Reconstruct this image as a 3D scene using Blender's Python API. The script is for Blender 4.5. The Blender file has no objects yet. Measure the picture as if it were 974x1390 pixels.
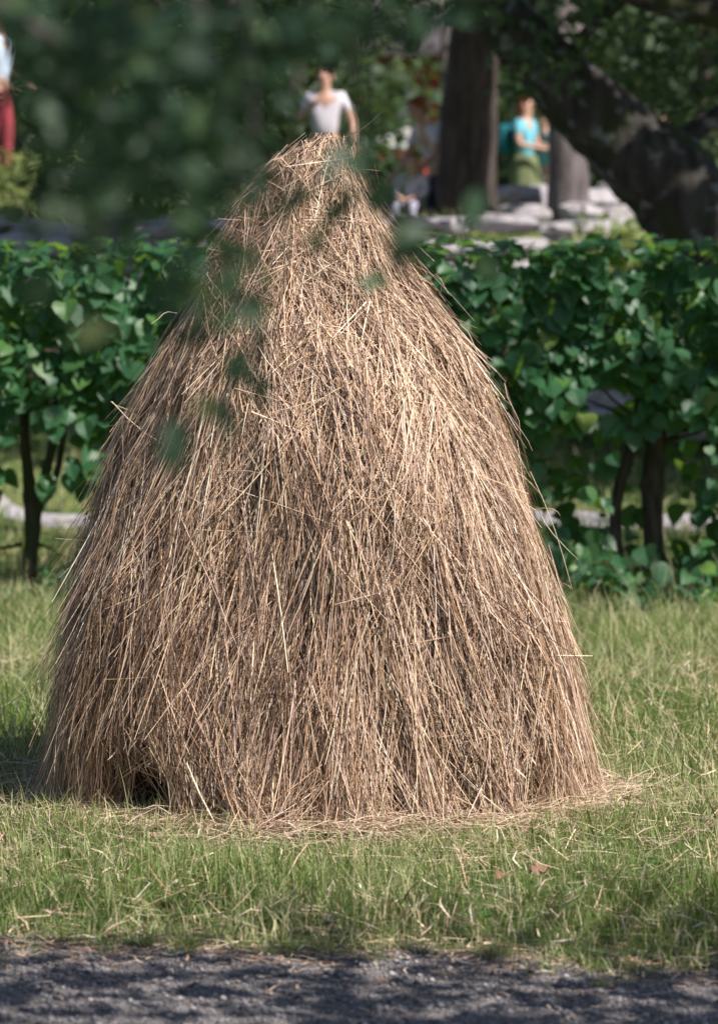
import bpy, math, random
import numpy as np
from mathutils import Vector, Matrix, noise as mnoise

random.seed(7)
RNG = np.random.default_rng(7)
SC = bpy.context.scene
COL = SC.collection

# ------------------------------------------------------------------ camera, light, sky
F = 4908.0                      # focal length in pixels of the 974 x 1390 photograph
CAM_Z = 2.0
TILT = math.atan((695 - 312) / F)
cam_d = bpy.data.cameras.new('camera')
cam = bpy.data.objects.new('camera', cam_d)
COL.objects.link(cam)
cam.location = (0, 0, CAM_Z)
cam.rotation_euler = (math.pi / 2 - TILT, 0, 0)
cam_d.sensor_fit = 'VERTICAL'
cam_d.sensor_height = 36
cam_d.lens = F / 1390 * 36
cam_d.clip_start = 0.1
cam_d.clip_end = 2000
cam_d.dof.use_dof = True
cam_d.dof.focus_distance = 12.2
cam_d.dof.aperture_fstop = 3.15
cam_d.dof.aperture_blades = 0
SC.camera = cam

SUN_DIR = Vector((0.70, -0.52, 0.98)).normalized()      # towards the sun
SUN_EL = math.asin(SUN_DIR.z)
SUN_AZ = math.atan2(SUN_DIR.x, SUN_DIR.y)
w = bpy.data.worlds.new('World')
SC.world = w
w.use_nodes = True
nt = w.node_tree
bg = nt.nodes['Background']
sky = nt.nodes.new('ShaderNodeTexSky')
sky.sky_type = 'NISHITA'
sky.sun_disc = False
sky.sun_elevation = SUN_EL
sky.sun_rotation = SUN_AZ
nt.links.new(sky.outputs['Color'], bg.inputs['Color'])
bg.inputs['Strength'].default_value = 0.072
sun_d = bpy.data.lights.new('sun', 'SUN')
sun_d.energy = 5.0
sun_d.angle = math.radians(0.6)
sun_d.color = (1.0, 0.95, 0.87)
sun = bpy.data.objects.new('sun', sun_d)
COL.objects.link(sun)
sun.rotation_euler = (-SUN_DIR).to_track_quat('-Z', 'Y').to_euler()
SC.view_settings.view_transform = 'Standard'
SC.view_settings.look = 'None'
SC.view_settings.exposure = 0.68
SC.view_settings.gamma = 1.0
SC.cycles.max_bounces = 6
SC.cycles.diffuse_bounces = 3
SC.cycles.transmission_bounces = 4
SC.cycles.transparent_max_bounces = 4
SC.cycles.use_denoising = True

CT, ST = math.cos(TILT), math.sin(TILT)


def at(px, py, Y):
    """world point at photograph pixel (px, py) and distance Y"""
    u = (px - 487) / F
    v = (695 - py) / F
    dx, dy, dz = u, CT + v * ST, -ST + v * CT
    k = Y / dy
    return Vector((dx * k, Y, CAM_Z + dz * k))


# ------------------------------------------------------------------ helpers
def empty(name, loc=(0, 0, 0), label=None, cat=None, group=None):
    o = bpy.data.objects.new(name, None)
    COL.objects.link(o)
    o.location = loc
    return tag(o, label, cat, group)


def tag(o, label=None, cat=None, group=None, kind=None):
    if label: o['label'] = label
    if cat: o['category'] = cat
    if group: o['group'] = group
    if kind: o['kind'] = kind
    return o


def mesh_np(name, verts, faces, mat, parent=None, tint=None, smooth=False, kind=None, loc=None):
    """verts (n,3); faces list or (m,k) array; tint per vertex"""
    me = bpy.data.meshes.new(name)
    verts = np.asarray(verts, dtype=np.float32)
    if isinstance(faces, np.ndarray):
        m, k = faces.shape
        me.vertices.add(len(verts))
        me.vertices.foreach_set('co', verts.ravel())
        me.loops.add(m * k)
        me.loops.foreach_set('vertex_index', faces.astype(np.int32).ravel())
        me.polygons.add(m)
        me.polygons.foreach_set('loop_start', np.arange(0, m * k, k, dtype=np.int32))
        me.polygons.foreach_set('loop_total', np.full(m, k, dtype=np.int32))
        me.update(calc_edges=True)
    else:
        me.from_pydata([tuple(map(float, v)) for v in verts], [], faces)
    if tint is not None:
        a = me.attributes.new('tint', 'FLOAT', 'POINT')
        a.data.foreach_set('value', np.asarray(tint, dtype=np.float32))
    if smooth:
        me.polygons.foreach_set('use_smooth', np.ones(len(me.polygons), dtype=bool))
    me.materials.append(mat)
    o = bpy.data.objects.new(name, me)
    COL.objects.link(o)
    if parent is not None: o.parent = parent
    if loc is not None: o.location = loc
    if kind: o['kind'] = kind
    return o


def tube(pts, radii, sides=8, bump=0.0, seed=0):
    """tapered tube along points; returns verts, faces (quads + caps)"""
    pts = [Vector(p) for p in pts]
    V, Fc = [], []
    n = len(pts)
    up = Vector((0.31, 0.2, 0.93))
    for i, p in enumerate(pts):
        t = (pts[min(i + 1, n - 1)] - pts[max(i - 1, 0)]).normalized()
        a = t.cross(up)
        if a.length < 0.1: a = t.cross(Vector((1, 0, 0)))
        a.normalize(); b = t.cross(a)
        for k in range(sides):
            th = 2 * math.pi * k / sides
            d = a * math.cos(th) + b * math.sin(th)
            r = radii[i]
            if bump:
                q = p + d * r
                r *= 1 + bump * (mnoise.noise(q * 3.1 + Vector((seed, 0, 0))) + 0.6 * mnoise.noise(q * 11 + Vector((0, seed, 0))))
            V.append(p + d * r)
    for i in range(n - 1):
        for k in range(sides):
            k2 = (k + 1) % sides
            Fc.append((i * sides + k, i * sides + k2, (i + 1) * sides + k2, (i + 1) * sides + k))
    Fc.append(tuple(range(sides))[::-1])
    Fc.append(tuple((n - 1) * sides + k for k in range(sides)))
    return V, Fc


def smooth_path(pts, radii, n):
    """Catmull-Rom resample"""
    P = [np.array(p, float) for p in pts]
    P = [2 * P[0] - P[1]] + P + [2 * P[-1] - P[-2]]
    out, rr = [], []
    m = len(pts) - 1
    for j in range(n):
        s = j / (n - 1) * m
        i = min(int(s), m - 1); t = s - i
        a, b, c, d = P[i], P[i + 1], P[i + 2], P[i + 3]
        out.append(Vector(0.5 * ((2 * b) + (c - a) * t + (2 * a - 5 * b + 4 * c - d) * t * t + (-a + 3 * b - 3 * c + d) * t ** 3)))
        rr.append(radii[i] * (1 - t) + radii[i + 1] * t)
    return out, rr


class MB:
    def __init__(s): s.v, s.f = [], []
    def add(s, V, Fc):
        o = len(s.v); s.v += [Vector(v) for v in V]; s.f += [tuple(i + o for i in f) for f in Fc]
        return s
    def box(s, c, size, rot=None):
        hx, hy, hz = (x / 2 for x in size)
        V = [Vector((x, y, z)) for x in (-hx, hx) for y in (-hy, hy) for z in (-hz, hz)]
        if rot: V = [rot @ v for v in V]
        V = [v + Vector(c) for v in V]
        return s.add(V, [(0, 1, 3, 2), (4, 6, 7, 5), (0, 4, 5, 1), (2, 3, 7, 6), (0, 2, 6, 4), (1, 5, 7, 3)])
    def build(s, name, mat, parent=None, smooth=False, kind=None, loc=None):
        return mesh_np(name, np.array([tuple(v) for v in s.v]), s.f, mat, parent, smooth=smooth, kind=kind, loc=loc)


# ------------------------------------------------------------------ materials
def new_mat(name):
    m = bpy.data.materials.new(name)
    m.use_nodes = True
    return m, m.node_tree.nodes, m.node_tree.links, m.node_tree.nodes['Principled BSDF']


def ramp(N, stops):
    r = N.new('ShaderNodeValToRGB')
    e = r.color_ramp.elements
    while len(e) < len(stops): e.new(0.5)
    for el, (p, c) in zip(e, stops):
        el.position = p; el.color = (*c, 1)
    return r


def plain(name, c, rough=0.7, spec=0.3, var=0.12, scale=8.0):
    m, N, L, B = new_mat(name)
    tc = N.new('ShaderNodeTexCoord')
    no = N.new('ShaderNodeTexNoise'); no.inputs['Scale'].default_value = scale; no.inputs['Detail'].default_value = 5
    L.new(tc.outputs['Object'], no.inputs['Vector'])
    r = ramp(N, [(0.3, tuple(x * (1 - var) for x in c)), (0.7, tuple(min(1, x * (1 + var)) for x in c))])
    L.new(no.outputs['Fac'], r.inputs['Fac']); L.new(r.outputs['Color'], B.inputs['Base Color'])
    B.inputs['Roughness'].default_value = rough
    B.inputs['Specular IOR Level'].default_value = spec
    return m


def leafy(name, stops, rough=0.45, spec=0.5, trans=0.35, tcol=(0.20, 0.36, 0.04), use_obj=False):
    """leaf: tinted by an attribute (or per object), with light passing through"""
    m, N, L, B = new_mat(name)
    r = ramp(N, stops)
    if use_obj:
        oi = N.new('ShaderNodeObjectInfo'); L.new(oi.outputs['Random'], r.inputs['Fac'])
    else:
        at_ = N.new('ShaderNodeAttribute'); at_.attribute_name = 'tint'
        L.new(at_.outputs['Fac'], r.inputs['Fac'])
    tc = N.new('ShaderNodeTexCoord')
    no = N.new('ShaderNodeTexNoise'); no.inputs['Scale'].default_value = 30
    L.new(tc.outputs['Object'], no.inputs['Vector'])
    mx = N.new('ShaderNodeMix'); mx.data_type = 'RGBA'; mx.blend_type = 'MULTIPLY'; mx.inputs[0].default_value = 0.5
    r2 = ramp(N, [(0.3, (0.7, 0.7, 0.7)), (0.7, (1.1, 1.1, 1.1))])
    L.new(no.outputs['Fac'], r2.inputs['Fac'])
    L.new(r.outputs['Color'], mx.inputs[6]); L.new(r2.outputs['Color'], mx.inputs[7])
    L.new(mx.outputs[2], B.inputs['Base Color'])
    B.inputs['Roughness'].default_value = rough
    B.inputs['Specular IOR Level'].default_value = spec
    T = N.new('ShaderNodeBsdfTranslucent'); T.inputs['Color'].default_value = (*tcol, 1)
    ms = N.new('ShaderNodeMixShader'); ms.inputs[0].default_value = trans
    L.new(B.outputs[0], ms.inputs[1]); L.new(T.outputs[0], ms.inputs[2])
    L.new(ms.outputs[0], N['Material Output'].inputs['Surface'])
    return m


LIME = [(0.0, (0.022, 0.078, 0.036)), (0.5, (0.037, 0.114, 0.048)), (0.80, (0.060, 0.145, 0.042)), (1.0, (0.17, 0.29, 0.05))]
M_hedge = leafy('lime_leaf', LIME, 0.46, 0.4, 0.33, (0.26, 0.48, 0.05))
LIME_O = [(0.0, LIME[0][1]), (0.7, LIME[1][1]), (0.93, LIME[2][1]), (0.985, (0.09, 0.19, 0.045)), (1.0, (0.16, 0.19, 0.05))]
M_hedge_o = leafy('lime_leaf_single', LIME_O, 0.46, 0.4, 0.33, (0.26, 0.48, 0.05), use_obj=True)
OAK = [(0.0, (0.018, 0.044, 0.027)), (0.6, (0.037, 0.078, 0.042)), (0.95, (0.060, 0.100, 0.042)), (1.0, (0.11, 0.115, 0.04))]
M_fore = leafy('overhang_leaf', OAK, 0.5, 0.4, 0.25, (0.12, 0.22, 0.06))
M_fore_o = leafy('overhang_leaf_single', OAK, 0.5, 0.4, 0.25, (0.12, 0.22, 0.06), use_obj=True)
FAR = [(0.0, (0.020, 0.040, 0.020)), (0.6, (0.036, 0.066, 0.027)), (0.93, (0.06, 0.095, 0.035)), (1.0, (0.14, 0.18, 0.06))]
M_far = leafy('far_leaf', FAR, 0.55, 0.3, 0.22, (0.18, 0.26, 0.06))
M_far_o = leafy('far_leaf_single', FAR, 0.55, 0.3, 0.28, (0.18, 0.26, 0.06), use_obj=True)
M_bush = leafy('pale_bush_leaf', [(0, (0.12, 0.17, 0.05)), (1, (0.28, 0.32, 0.12))], 0.5, 0.3, 0.35, (0.35, 0.42, 0.12))
M_grass = leafy('grass_blade', [(0.0, (0.070, 0.125, 0.028)), (0.45, (0.155, 0.220, 0.060)), (0.62, (0.23, 0.28, 0.10)),
                                (0.78, (0.36, 0.36, 0.20)), (1.0, (0.60, 0.50, 0.33))], 0.65, 0.14, 0.28, (0.28, 0.36, 0.08))
M_straw = leafy('hay_straw', [(0.0, (0.045, 0.027, 0.022)), (0.24, (0.14, 0.082, 0.058)), (0.38, (0.35, 0.205, 0.115)), (0.49, (0.36, 0.255, 0.220)),
                              (0.60, (0.59, 0.385, 0.245)), (0.74, (0.65, 0.485, 0.405)), (0.87, (0.77, 0.565, 0.375)), (1.0, (0.86, 0.77, 0.64))], 0.62, 0.22, 0.08, (0.5, 0.35, 0.18))
M_core = plain('shaded_hay_core', (0.035, 0.024, 0.018), 0.9, 0.1, 0.4, 40)  # near-black colour stands in for deep shade between the straws


def bark(name, dark, light, moss=None, scale=9.0, lichen=None):
    m, N, L, B = new_mat(name)
    tc = N.new('ShaderNodeTexCoord')
    mp = N.new('ShaderNodeMapping'); mp.inputs['Scale'].default_value = (1, 1, 0.22)
    L.new(tc.outputs['Object'], mp.inputs['Vector'])
    no = N.new('ShaderNodeTexNoise'); no.inputs['Scale'].default_value = scale * 1.6; no.inputs['Detail'].default_value = 8
    L.new(mp.outputs[0], no.inputs['Vector'])
    r = ramp(N, [(0.35, dark), (0.65, light)])
    L.new(no.outputs['Fac'], r.inputs['Fac'])
    out = r.outputs['Color']
    for col, sc_, lo, hi in ((moss, 3.2, 0.52, 0.60), (lichen, 8.0, 0.57, 0.64)):
        if col is None: continue
        n2 = N.new('ShaderNodeTexNoise'); n2.inputs['Scale'].default_value = sc_; n2.inputs['Detail'].default_value = 6
        n2.noise_dimensions = '4D'; n2.inputs['W'].default_value = sc_
        L.new(tc.outputs['Object'], n2.inputs['Vector'])
        rr = ramp(N, [(lo, (0, 0, 0)), (hi, (1, 1, 1))])
        L.new(n2.outputs['Fac'], rr.inputs['Fac'])
        mx = N.new('ShaderNodeMix'); mx.data_type = 'RGBA'
        L.new(rr.outputs['Color'], mx.inputs[0]); L.new(out, mx.inputs[6]); mx.inputs[7].default_value = (*col, 1)
        out = mx.outputs[2]
    L.new(out, B.inputs['Base Color'])
    bp = N.new('ShaderNodeBump'); bp.inputs['Strength'].default_value = 0.8; bp.inputs['Distance'].default_value = 0.03
    L.new(no.outputs['Fac'], bp.inputs['Height']); L.new(bp.outputs[0], B.inputs['Normal'])
    B.inputs['Roughness'].default_value = 0.9; B.inputs['Specular IOR Level'].default_value = 0.2
    return m


M_bark = bark('dark_bark', (0.035, 0.026, 0.024), (0.085, 0.065, 0.058))
M_bark2 = bark('grey_bark', (0.09, 0.075, 0.078), (0.17, 0.145, 0.15))
M_bark3 = bark('mossy_bark', (0.022, 0.019, 0.018), (0.058, 0.050, 0.046), (0.030, 0.034, 0.014), 7.0, (0.13, 0.13, 0.135))
M_hbark = bark('hedge_bark', (0.040, 0.030, 0.026), (0.095, 0.075, 0.062), (0.05, 0.055, 0.03), 20.0)


def ground_mat():
    m, N, L, B = new_mat('lawn_soil')
    tc = N.new('ShaderNodeTexCoord')
    a = N.new('ShaderNodeTexNoise'); a.inputs['Scale'].default_value = 1.1; a.inputs['Detail'].default_value = 6
    b = N.new('ShaderNodeTexNoise'); b.inputs['Scale'].default_value = 26; b.inputs['Detail'].default_value = 8
    L.new(tc.outputs['Object'], a.inputs['Vector']); L.new(tc.outputs['Object'], b.inputs['Vector'])
    r1 = ramp(N, [(0.35, (0.07, 0.12, 0.035)), (0.55, (0.12, 0.17, 0.055)), (0.72, (0.24, 0.23, 0.11))])
    r2 = ramp(N, [(0.3, (0.45, 0.42, 0.38)), (0.7, (1.25, 1.2, 1.1))])
    L.new(a.outputs['Fac'], r1.inputs['Fac']); L.new(b.outputs['Fac'], r2.inputs['Fac'])
    mx = N.new('ShaderNodeMix'); mx.data_type = 'RGBA'; mx.blend_type = 'MULTIPLY'; mx.inputs[0].default_value = 1
    L.new(r1.outputs['Color'], mx.inputs[6]); L.new(r2.outputs['Color'], mx.inputs[7])
    L.new(mx.outputs[2], B.inputs['Base Color'])
    bp = N.new('ShaderNodeBump'); bp.inputs['Strength'].default_value = 0.6; bp.inputs['Distance'].default_value = 0.03
    L.new(b.outputs['Fac'], bp.inputs['Height']); L.new(bp.outputs[0], B.inputs['Normal'])
    B.inputs['Roughness'].default_value = 0.95; B.inputs['Specular IOR Level'].default_value = 0.1
    return m


M_ground = ground_mat()
M_gravelbed = plain('gravel_bed', (0.16, 0.145, 0.14), 0.95, 0.1, 0.35, 60)
M_pathfar = plain('pale_gravel', (0.36, 0.33, 0.35), 0.95, 0.1, 0.15, 30)
M_stone = leafy('gravel_stone', [(0, (0.07, 0.065, 0.075)), (0.6, (0.20, 0.185, 0.20)), (1, (0.40, 0.36, 0.36))], 0.8, 0.3, 0.0)


def rock_mat():
    m, N, L, B = new_mat('pale_rock')
    tc = N.new('ShaderNodeTexCoord'); oi = N.new('ShaderNodeObjectInfo')
    a = N.new('ShaderNodeTexNoise'); a.inputs['Scale'].default_value = 6; a.inputs['Detail'].default_value = 8
    a.noise_dimensions = '4D'; L.new(oi.outputs['Random'], a.inputs['W']); L.new(tc.outputs['Object'], a.inputs['Vector'])
    r = ramp(N, [(0.30, (0.12, 0.11, 0.12)), (0.48, (0.34, 0.31, 0.33)), (0.62, (0.38, 0.345, 0.375)), (0.78, (0.50, 0.455, 0.49))])
    L.new(a.outputs['Fac'], r.inputs['Fac']); L.new(r.outputs['Color'], B.inputs['Base Color'])
    bp = N.new('ShaderNodeBump'); bp.inputs['Strength'].default_value = 0.7; bp.inputs['Distance'].default_value = 0.04
    L.new(a.outputs['Fac'], bp.inputs['Height']); L.new(bp.outputs[0], B.inputs['Normal'])
    B.inputs['Roughness'].default_value = 0.9
    return m


M_rock = rock_mat()


# ------------------------------------------------------------------ terrain
def sstep(a, b, x):
    t = np.clip((x - a) / (b - a), 0, 1)
    return t * t * (3 - 2 * t)


def G(x, y):
    x = np.asarray(x, float); y = np.asarray(y, float)
    z = 2.12 * sstep(25.8, 34.0, y) * (0.9 + 0.1 * sstep(-3, 3, x))
    z = z + 0.45 * sstep(-1.8, -3.6, x) * sstep(31, 37, y) * (1 - sstep(60, 80, y))
    z = z + 10 * sstep(75, 150, y)
    z = z + 0.015 * np.sin(x * 2.1 + y * 1.3) * np.cos(x * 1.1 - y * 1.9) * sstep(10.4, 11.5, y)
    return z


def g1(x, y): return float(G(x, y))


def sheet(name, xs, ys, dz, mat, edge=None):
    X, Yg = np.meshgrid(xs, ys)
    if edge is not None: X, Yg = edge(X, Yg)
    V = np.stack([X.ravel(), Yg.ravel(), (G(X, Yg) + dz).ravel()], 1)
    nx, ny = len(xs), len(ys)
    i = np.arange((nx - 1) * (ny - 1)); r, c = i // (nx - 1), i % (nx - 1)
    a = r * nx + c
    Fc = np.stack([a, a + 1, a + nx + 1, a + nx], 1)
    return mesh_np(name, V, Fc, mat, smooth=True, kind='structure')


ax = np.concatenate([np.linspace(-400, -14, 20), np.linspace(-12, 12, 80), np.linspace(14, 400, 20)])
ay = np.concatenate([np.linspace(-60, 4, 12), np.linspace(5, 45, 140), np.linspace(47, 160, 50), np.linspace(180, 900, 12)])
sheet('ground', ax, ay, 0.0, M_ground)


def edge_y(x): return 9.88 - 0.15 * x + 0.05 * np.sin(x * 5.3) + 0.035 * np.sin(x * 13.1 + 1) + 0.02 * np.sin(x * 37) + 0.05 * np.sin(x * 2.6 + 2)


def path_edge(X, Yg):
    far = Yg > 10.0
    e = edge_y(X)
    return X, np.where(far, e, Yg)


sheet('gravel_path', np.linspace(-14, 14, 280), np.array([4.5, 6, 7.2, 8.2, 9.0, 10.3]), 0.004, M_gravelbed, path_edge)
def walk_c(x): return 24.85 + 2.6 * sstep(-2.1, -3.3, x) + 0.10 * np.sin(x * 1.7)


sheet('gravel_walk', np.linspace(-14, 14, 220), np.linspace(-0.55, 0.55, 6), 0.006, M_pathfar, lambda X, Yg: (X, walk_c(X) + Yg * (1 + 0.12 * np.sin(X * 6))))




# ------------------------------------------------------------------ scattered blades, straws, leaves
def ribbons(P, W, side):
    """P (n,k,3) centre lines, W (n,k) half widths, side (n,3) -> verts, quad faces"""
    n, k, _ = P.shape
    A = P - side[:, None, :] * W[:, :, None]
    B = P + side[:, None, :] * W[:, :, None]
    V = np.stack([A, B], 2).reshape(-1, 3)
    base = (np.arange(n) * k * 2)[:, None] + (np.arange(k - 1) * 2)[None, :]
    base = base.ravel()
    return V, np.stack([base, base + 1, base + 3, base + 2], 1)


def norm(a): return a / np.maximum(np.linalg.norm(a, axis=-1, keepdims=True), 1e-9)


def blades(x, y, h, wd, lean, tint, z0=None):
    n = len(x)
    az = RNG.uniform(0, 2 * np.pi, n)
    d = np.stack([np.cos(az), np.sin(az), np.zeros(n)], 1)
    z0 = G(x, y) if z0 is None else z0
    b = np.stack([x, y, z0 - 0.01], 1)
    t = np.array([0, 0.38, 0.72, 1.0])
    up = np.array([0, 0, 1.0])
    ln = lean[:, None, None]
    P = b[:, None, :] + h[:, None, None] * (t[None, :, None] * up * (1 - 0.35 * ln * t[None, :, None]) + d[:, None, :] * ln * (t ** 1.8)[None, :, None])
    W = wd[:, None] * np.array([0.8, 1.0, 0.75, 0.08])[None, :]
    az2 = az + np.pi / 2 + RNG.normal(0, 0.7, n)
    side = np.stack([np.cos(az2), np.sin(az2), RNG.normal(0, 0.15, n)], 1)
    V, Fc = ribbons(P, W, norm(side))
    return V, Fc, np.repeat(tint, 8)


def fbm(x, y, s, seed=0.0):
    v = 0
    for k, a in ((1, 1.0), (2.3, 0.5), (5.1, 0.3)):
        v = v + a * np.sin(x * s * k + 1.7 * np.sin(y * s * k * 0.9 + seed) + seed) * np.cos(y * s * k * 1.1 + 1.3 * np.sin(x * s * k * 0.8 + 2 * seed))
    return v / 1.8


HAY_Y = 12.8
HAY_X = float(at(441, 1079, HAY_Y).x)
HAY_R = 0.93


def grass_zone(name, n, x0, x1, y0, y1, h0, h1, w_, dry, clear_hay=True, lean=(0.1, 0.9)):
    x = RNG.uniform(x0, x1, n); y = RNG.uniform(y0, y1, n)
    keep = y > edge_y(x) + RNG.normal(0, 0.05, n)
    if clear_hay:
        keep &= ((x - HAY_X) ** 2 + (y - HAY_Y) ** 2) > (HAY_R - 0.02) ** 2
    keep &= np.abs(y - walk_c(x)) > 0.50
    # clumpiness
    c = fbm(x, y, 2.6, 1.0) * 0.5 + 0.5
    keep &= RNG.uniform(0, 1, n) < 0.45 + 0.75 * c
    x, y, c = x[keep], y[keep], c[keep]; m = len(x)
    # mown thin ring of litter round the stack
    dist = np.sqrt((x - HAY_X) ** 2 + (y - HAY_Y) ** 2) - HAY_R
    h = RNG.uniform(h0, h1, m) * (0.45 + 1.0 * c)
    h *= np.where((dist < 0.30) & clear_hay, 0.75, 1.0)
    h *= 0.45 + 0.55 * sstep(0.0, 0.25, y - edge_y(x))
    p = np.clip(dry(x, y), 0, 1)
    t = RNG.uniform(0, 0.62, m)
    isdry = RNG.uniform(0, 1, m) < p
    t = np.where(isdry, RNG.uniform(0.62, 1.0, m), t)
    V, Fc, T = blades(x, y, h, w_ * RNG.uniform(0.6, 1.3, m), RNG.uniform(*lean, m) ** 1.0, t)
    return V, Fc, T


def join(parts):
    Vs, Fs, Ts, o = [], [], [], 0
    for V, Fc, T in parts:
        Vs.append(V); Fs.append(Fc + o); Ts.append(T); o += len(V)
    return np.concatenate(Vs), np.concatenate(Fs), np.concatenate(Ts)


def dry_near(x, y):
    d = np.sqrt((x - HAY_X) ** 2 + (y - HAY_Y) ** 2) - HAY_R
    return 0.50 + 0.50 * (fbm(x, y, 2.0, 3.0)) + 0.45 * np.exp(-np.maximum(d, 0) / 0.30) + 0.25 * (y < edge_y(x) + 0.25)


def dry_mid(x, y):
    return 0.48 + 0.50 * fbm(x, y, 1.1, 5.0) + 0.45 * np.exp(-((x - 1.05) ** 2 / 0.3 + (y - 13.2) ** 2 / 0.8)) + 0.4 * np.exp(-((x + 1.25) ** 2 / 0.1 + (y - 13.2) ** 2 / 0.5))


parts = [grass_zone('g', 3200, -1.7, 1.7, 9.8, 12.7, 0.05, 0.15, 0.0036, lambda x, y: 0.12 + 0 * x), grass_zone('g', 32000, -1.7, 1.7, 9.6, 12.7, 0.05, 0.19, 0.0017, dry_near),
         grass_zone('g', 9000, -5, 5, 9.6, 13.0, 0.06, 0.16, 0.0022, dry_near),
         grass_zone('g', 60000, -2.4, 2.4, 12.6, 20.3, 0.06, 0.17, 0.0022, dry_mid),
         grass_zone('g', 12000, -7, 7, 13.0, 20.3, 0.07, 0.17, 0.003, dry_mid)]
V, Fc, T = join(parts)
tag(mesh_np('grass', V, Fc, M_grass, tint=T), 'uncut green and straw coloured grass growing round the haystack', 'grass', kind='stuff')
parts = [grass_zone('g', 34000, -5, 5, 19.8, 37.5, 0.08, 0.22, 0.005, lambda x, y: 0.50 + 0.4 * fbm(x, y, 0.9, 8.0), False)]
V, Fc, T = join(parts)
tag(mesh_np('grass', V, Fc, M_grass, tint=T), 'sunlit grass on the bank seen through the hedge', 'grass', kind='stuff')

# tall pale seed stalks standing over the grass
def stalks(n, x0, x1, y0, y1, h0, h1, wd):
    x = RNG.uniform(x0, x1, n); y = RNG.uniform(y0, y1, n)
    k = (y > edge_y(x) + 0.08) & (((x - HAY_X) ** 2 + (y - HAY_Y) ** 2) > (HAY_R + .03) ** 2) & (np.abs(y - walk_c(x)) > 0.5)
    x, y = x[k], y[k]; m = len(x)
    return blades(x, y, RNG.uniform(h0, h1, m), np.full(m, wd), RNG.uniform(0.1, 1.1, m), RNG.uniform(0.6, 1.0, m))
V, Fc, T = join([stalks(700, -1.6, 1.6, 9.8, 12.5, 0.14, 0.32, 0.0011), stalks(2300, -2.4, 2.4, 12.6, 20, 0.2, 0.42, 0.0016), stalks(900, -4, 4, 20.3, 33, 0.25, 0.5, 0.003)])
tag(mesh_np('grass_stalks', V, Fc, M_grass, tint=T), 'thin pale seed stalks rising above the green grass', 'grass stalks', kind='stuff')

# sparse tufts creeping over the gravel
tx = RNG.uniform(-1.6, 1.6, 60); ty = edge_y(tx) - RNG.exponential(0.10, 60)
k = RNG.integers(0, 60, 1500)
V, Fc, T = blades(tx[k] + RNG.normal(0, 0.025, 1500), ty[k] + RNG.normal(0, 0.02, 1500), RNG.uniform(0.02, 0.09, 1500), np.full(1500, 0.0016), RNG.uniform(0.3, 1.2, 1500), RNG.uniform(0.1, 0.95, 1500), np.full(1500, 0.006))
tag(mesh_np('grass_tufts', V, Fc, M_grass, tint=T), 'short grass tufts creeping out over the path edge', 'grass tufts', kind='stuff')
# dry litter blown along the path edge
n = 3000
x = RNG.uniform(-1.6, 1.6, n); y = edge_y(x) + np.where(RNG.uniform(0, 1, n) < 0.75, RNG.normal(-0.01, 0.13, n), -RNG.exponential(0.5, n)) + 0.06 * np.sin(x * 9)
p = np.stack([x, y, RNG.uniform(0.008, 0.022, n)], 1); az = RNG.uniform(0, 6.28, n)
d = np.stack([np.cos(az), 0.6 * np.sin(az), RNG.normal(0, 0.08, n)], 1) * RNG.uniform(0.02, 0.11, n)[:, None]
Pl = np.stack([p, p + d * 0.5 + RNG.normal(0, 0.004, (n, 3)), p + d], 1); Pl[:, :, 2] = np.maximum(Pl[:, :, 2], 0.006)
V, Fc = ribbons(Pl, np.tile([0.0014, 0.0016, 0.0008], (n, 1)) * RNG.uniform(0.6, 2.2, (n, 1)), norm(np.stack([-d[:, 1], d[:, 0], RNG.normal(0, 0.01, n)], 1)))
tag(mesh_np('dry_litter', V, Fc, M_straw, tint=np.repeat(RNG.uniform(0.1, 1.0, n), 6)), 'dry stems and leaf bits scattered along the edge of the gravel path', 'litter', kind='stuff')

n = 9000
x = RNG.uniform(-2.2, 2.2, n); y = RNG.uniform(9.8, 16.5, n)
k = (y > edge_y(x)) & (((x - HAY_X) ** 2 + (y - HAY_Y) ** 2) > HAY_R ** 2) & (fbm(x, y, 1.7, 9.0) > -0.25)
x, y = x[k], y[k]; n = len(x)
p = np.stack([x, y, RNG.uniform(0.02, 0.09, n)], 1); az = RNG.uniform(0, 6.28, n)
d = norm(np.stack([np.cos(az), np.sin(az), RNG.normal(0, 0.25, n)], 1)) * RNG.uniform(0.05, 0.16, n)[:, None]
Pl = np.stack([p, p + d * 0.5 + RNG.normal(0, 0.008, (n, 3)), p + d], 1); Pl[:, :, 2] = np.maximum(Pl[:, :, 2], 0.006)
V, Fc = ribbons(Pl, np.tile([0.0013, 0.0015, 0.0007], (n, 1)) * RNG.uniform(0.7, 1.8, (n, 1)), norm(np.stack([-d[:, 1], d[:, 0], RNG.normal(0, 0.02, n)], 1)))
tag(mesh_np('grass_thatch', V, Fc, M_straw, tint=np.repeat(RNG.uniform(0.3, 1.0, n), 6)), 'dead pale blades lying tangled in the green grass', 'thatch', kind='stuff')

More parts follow.
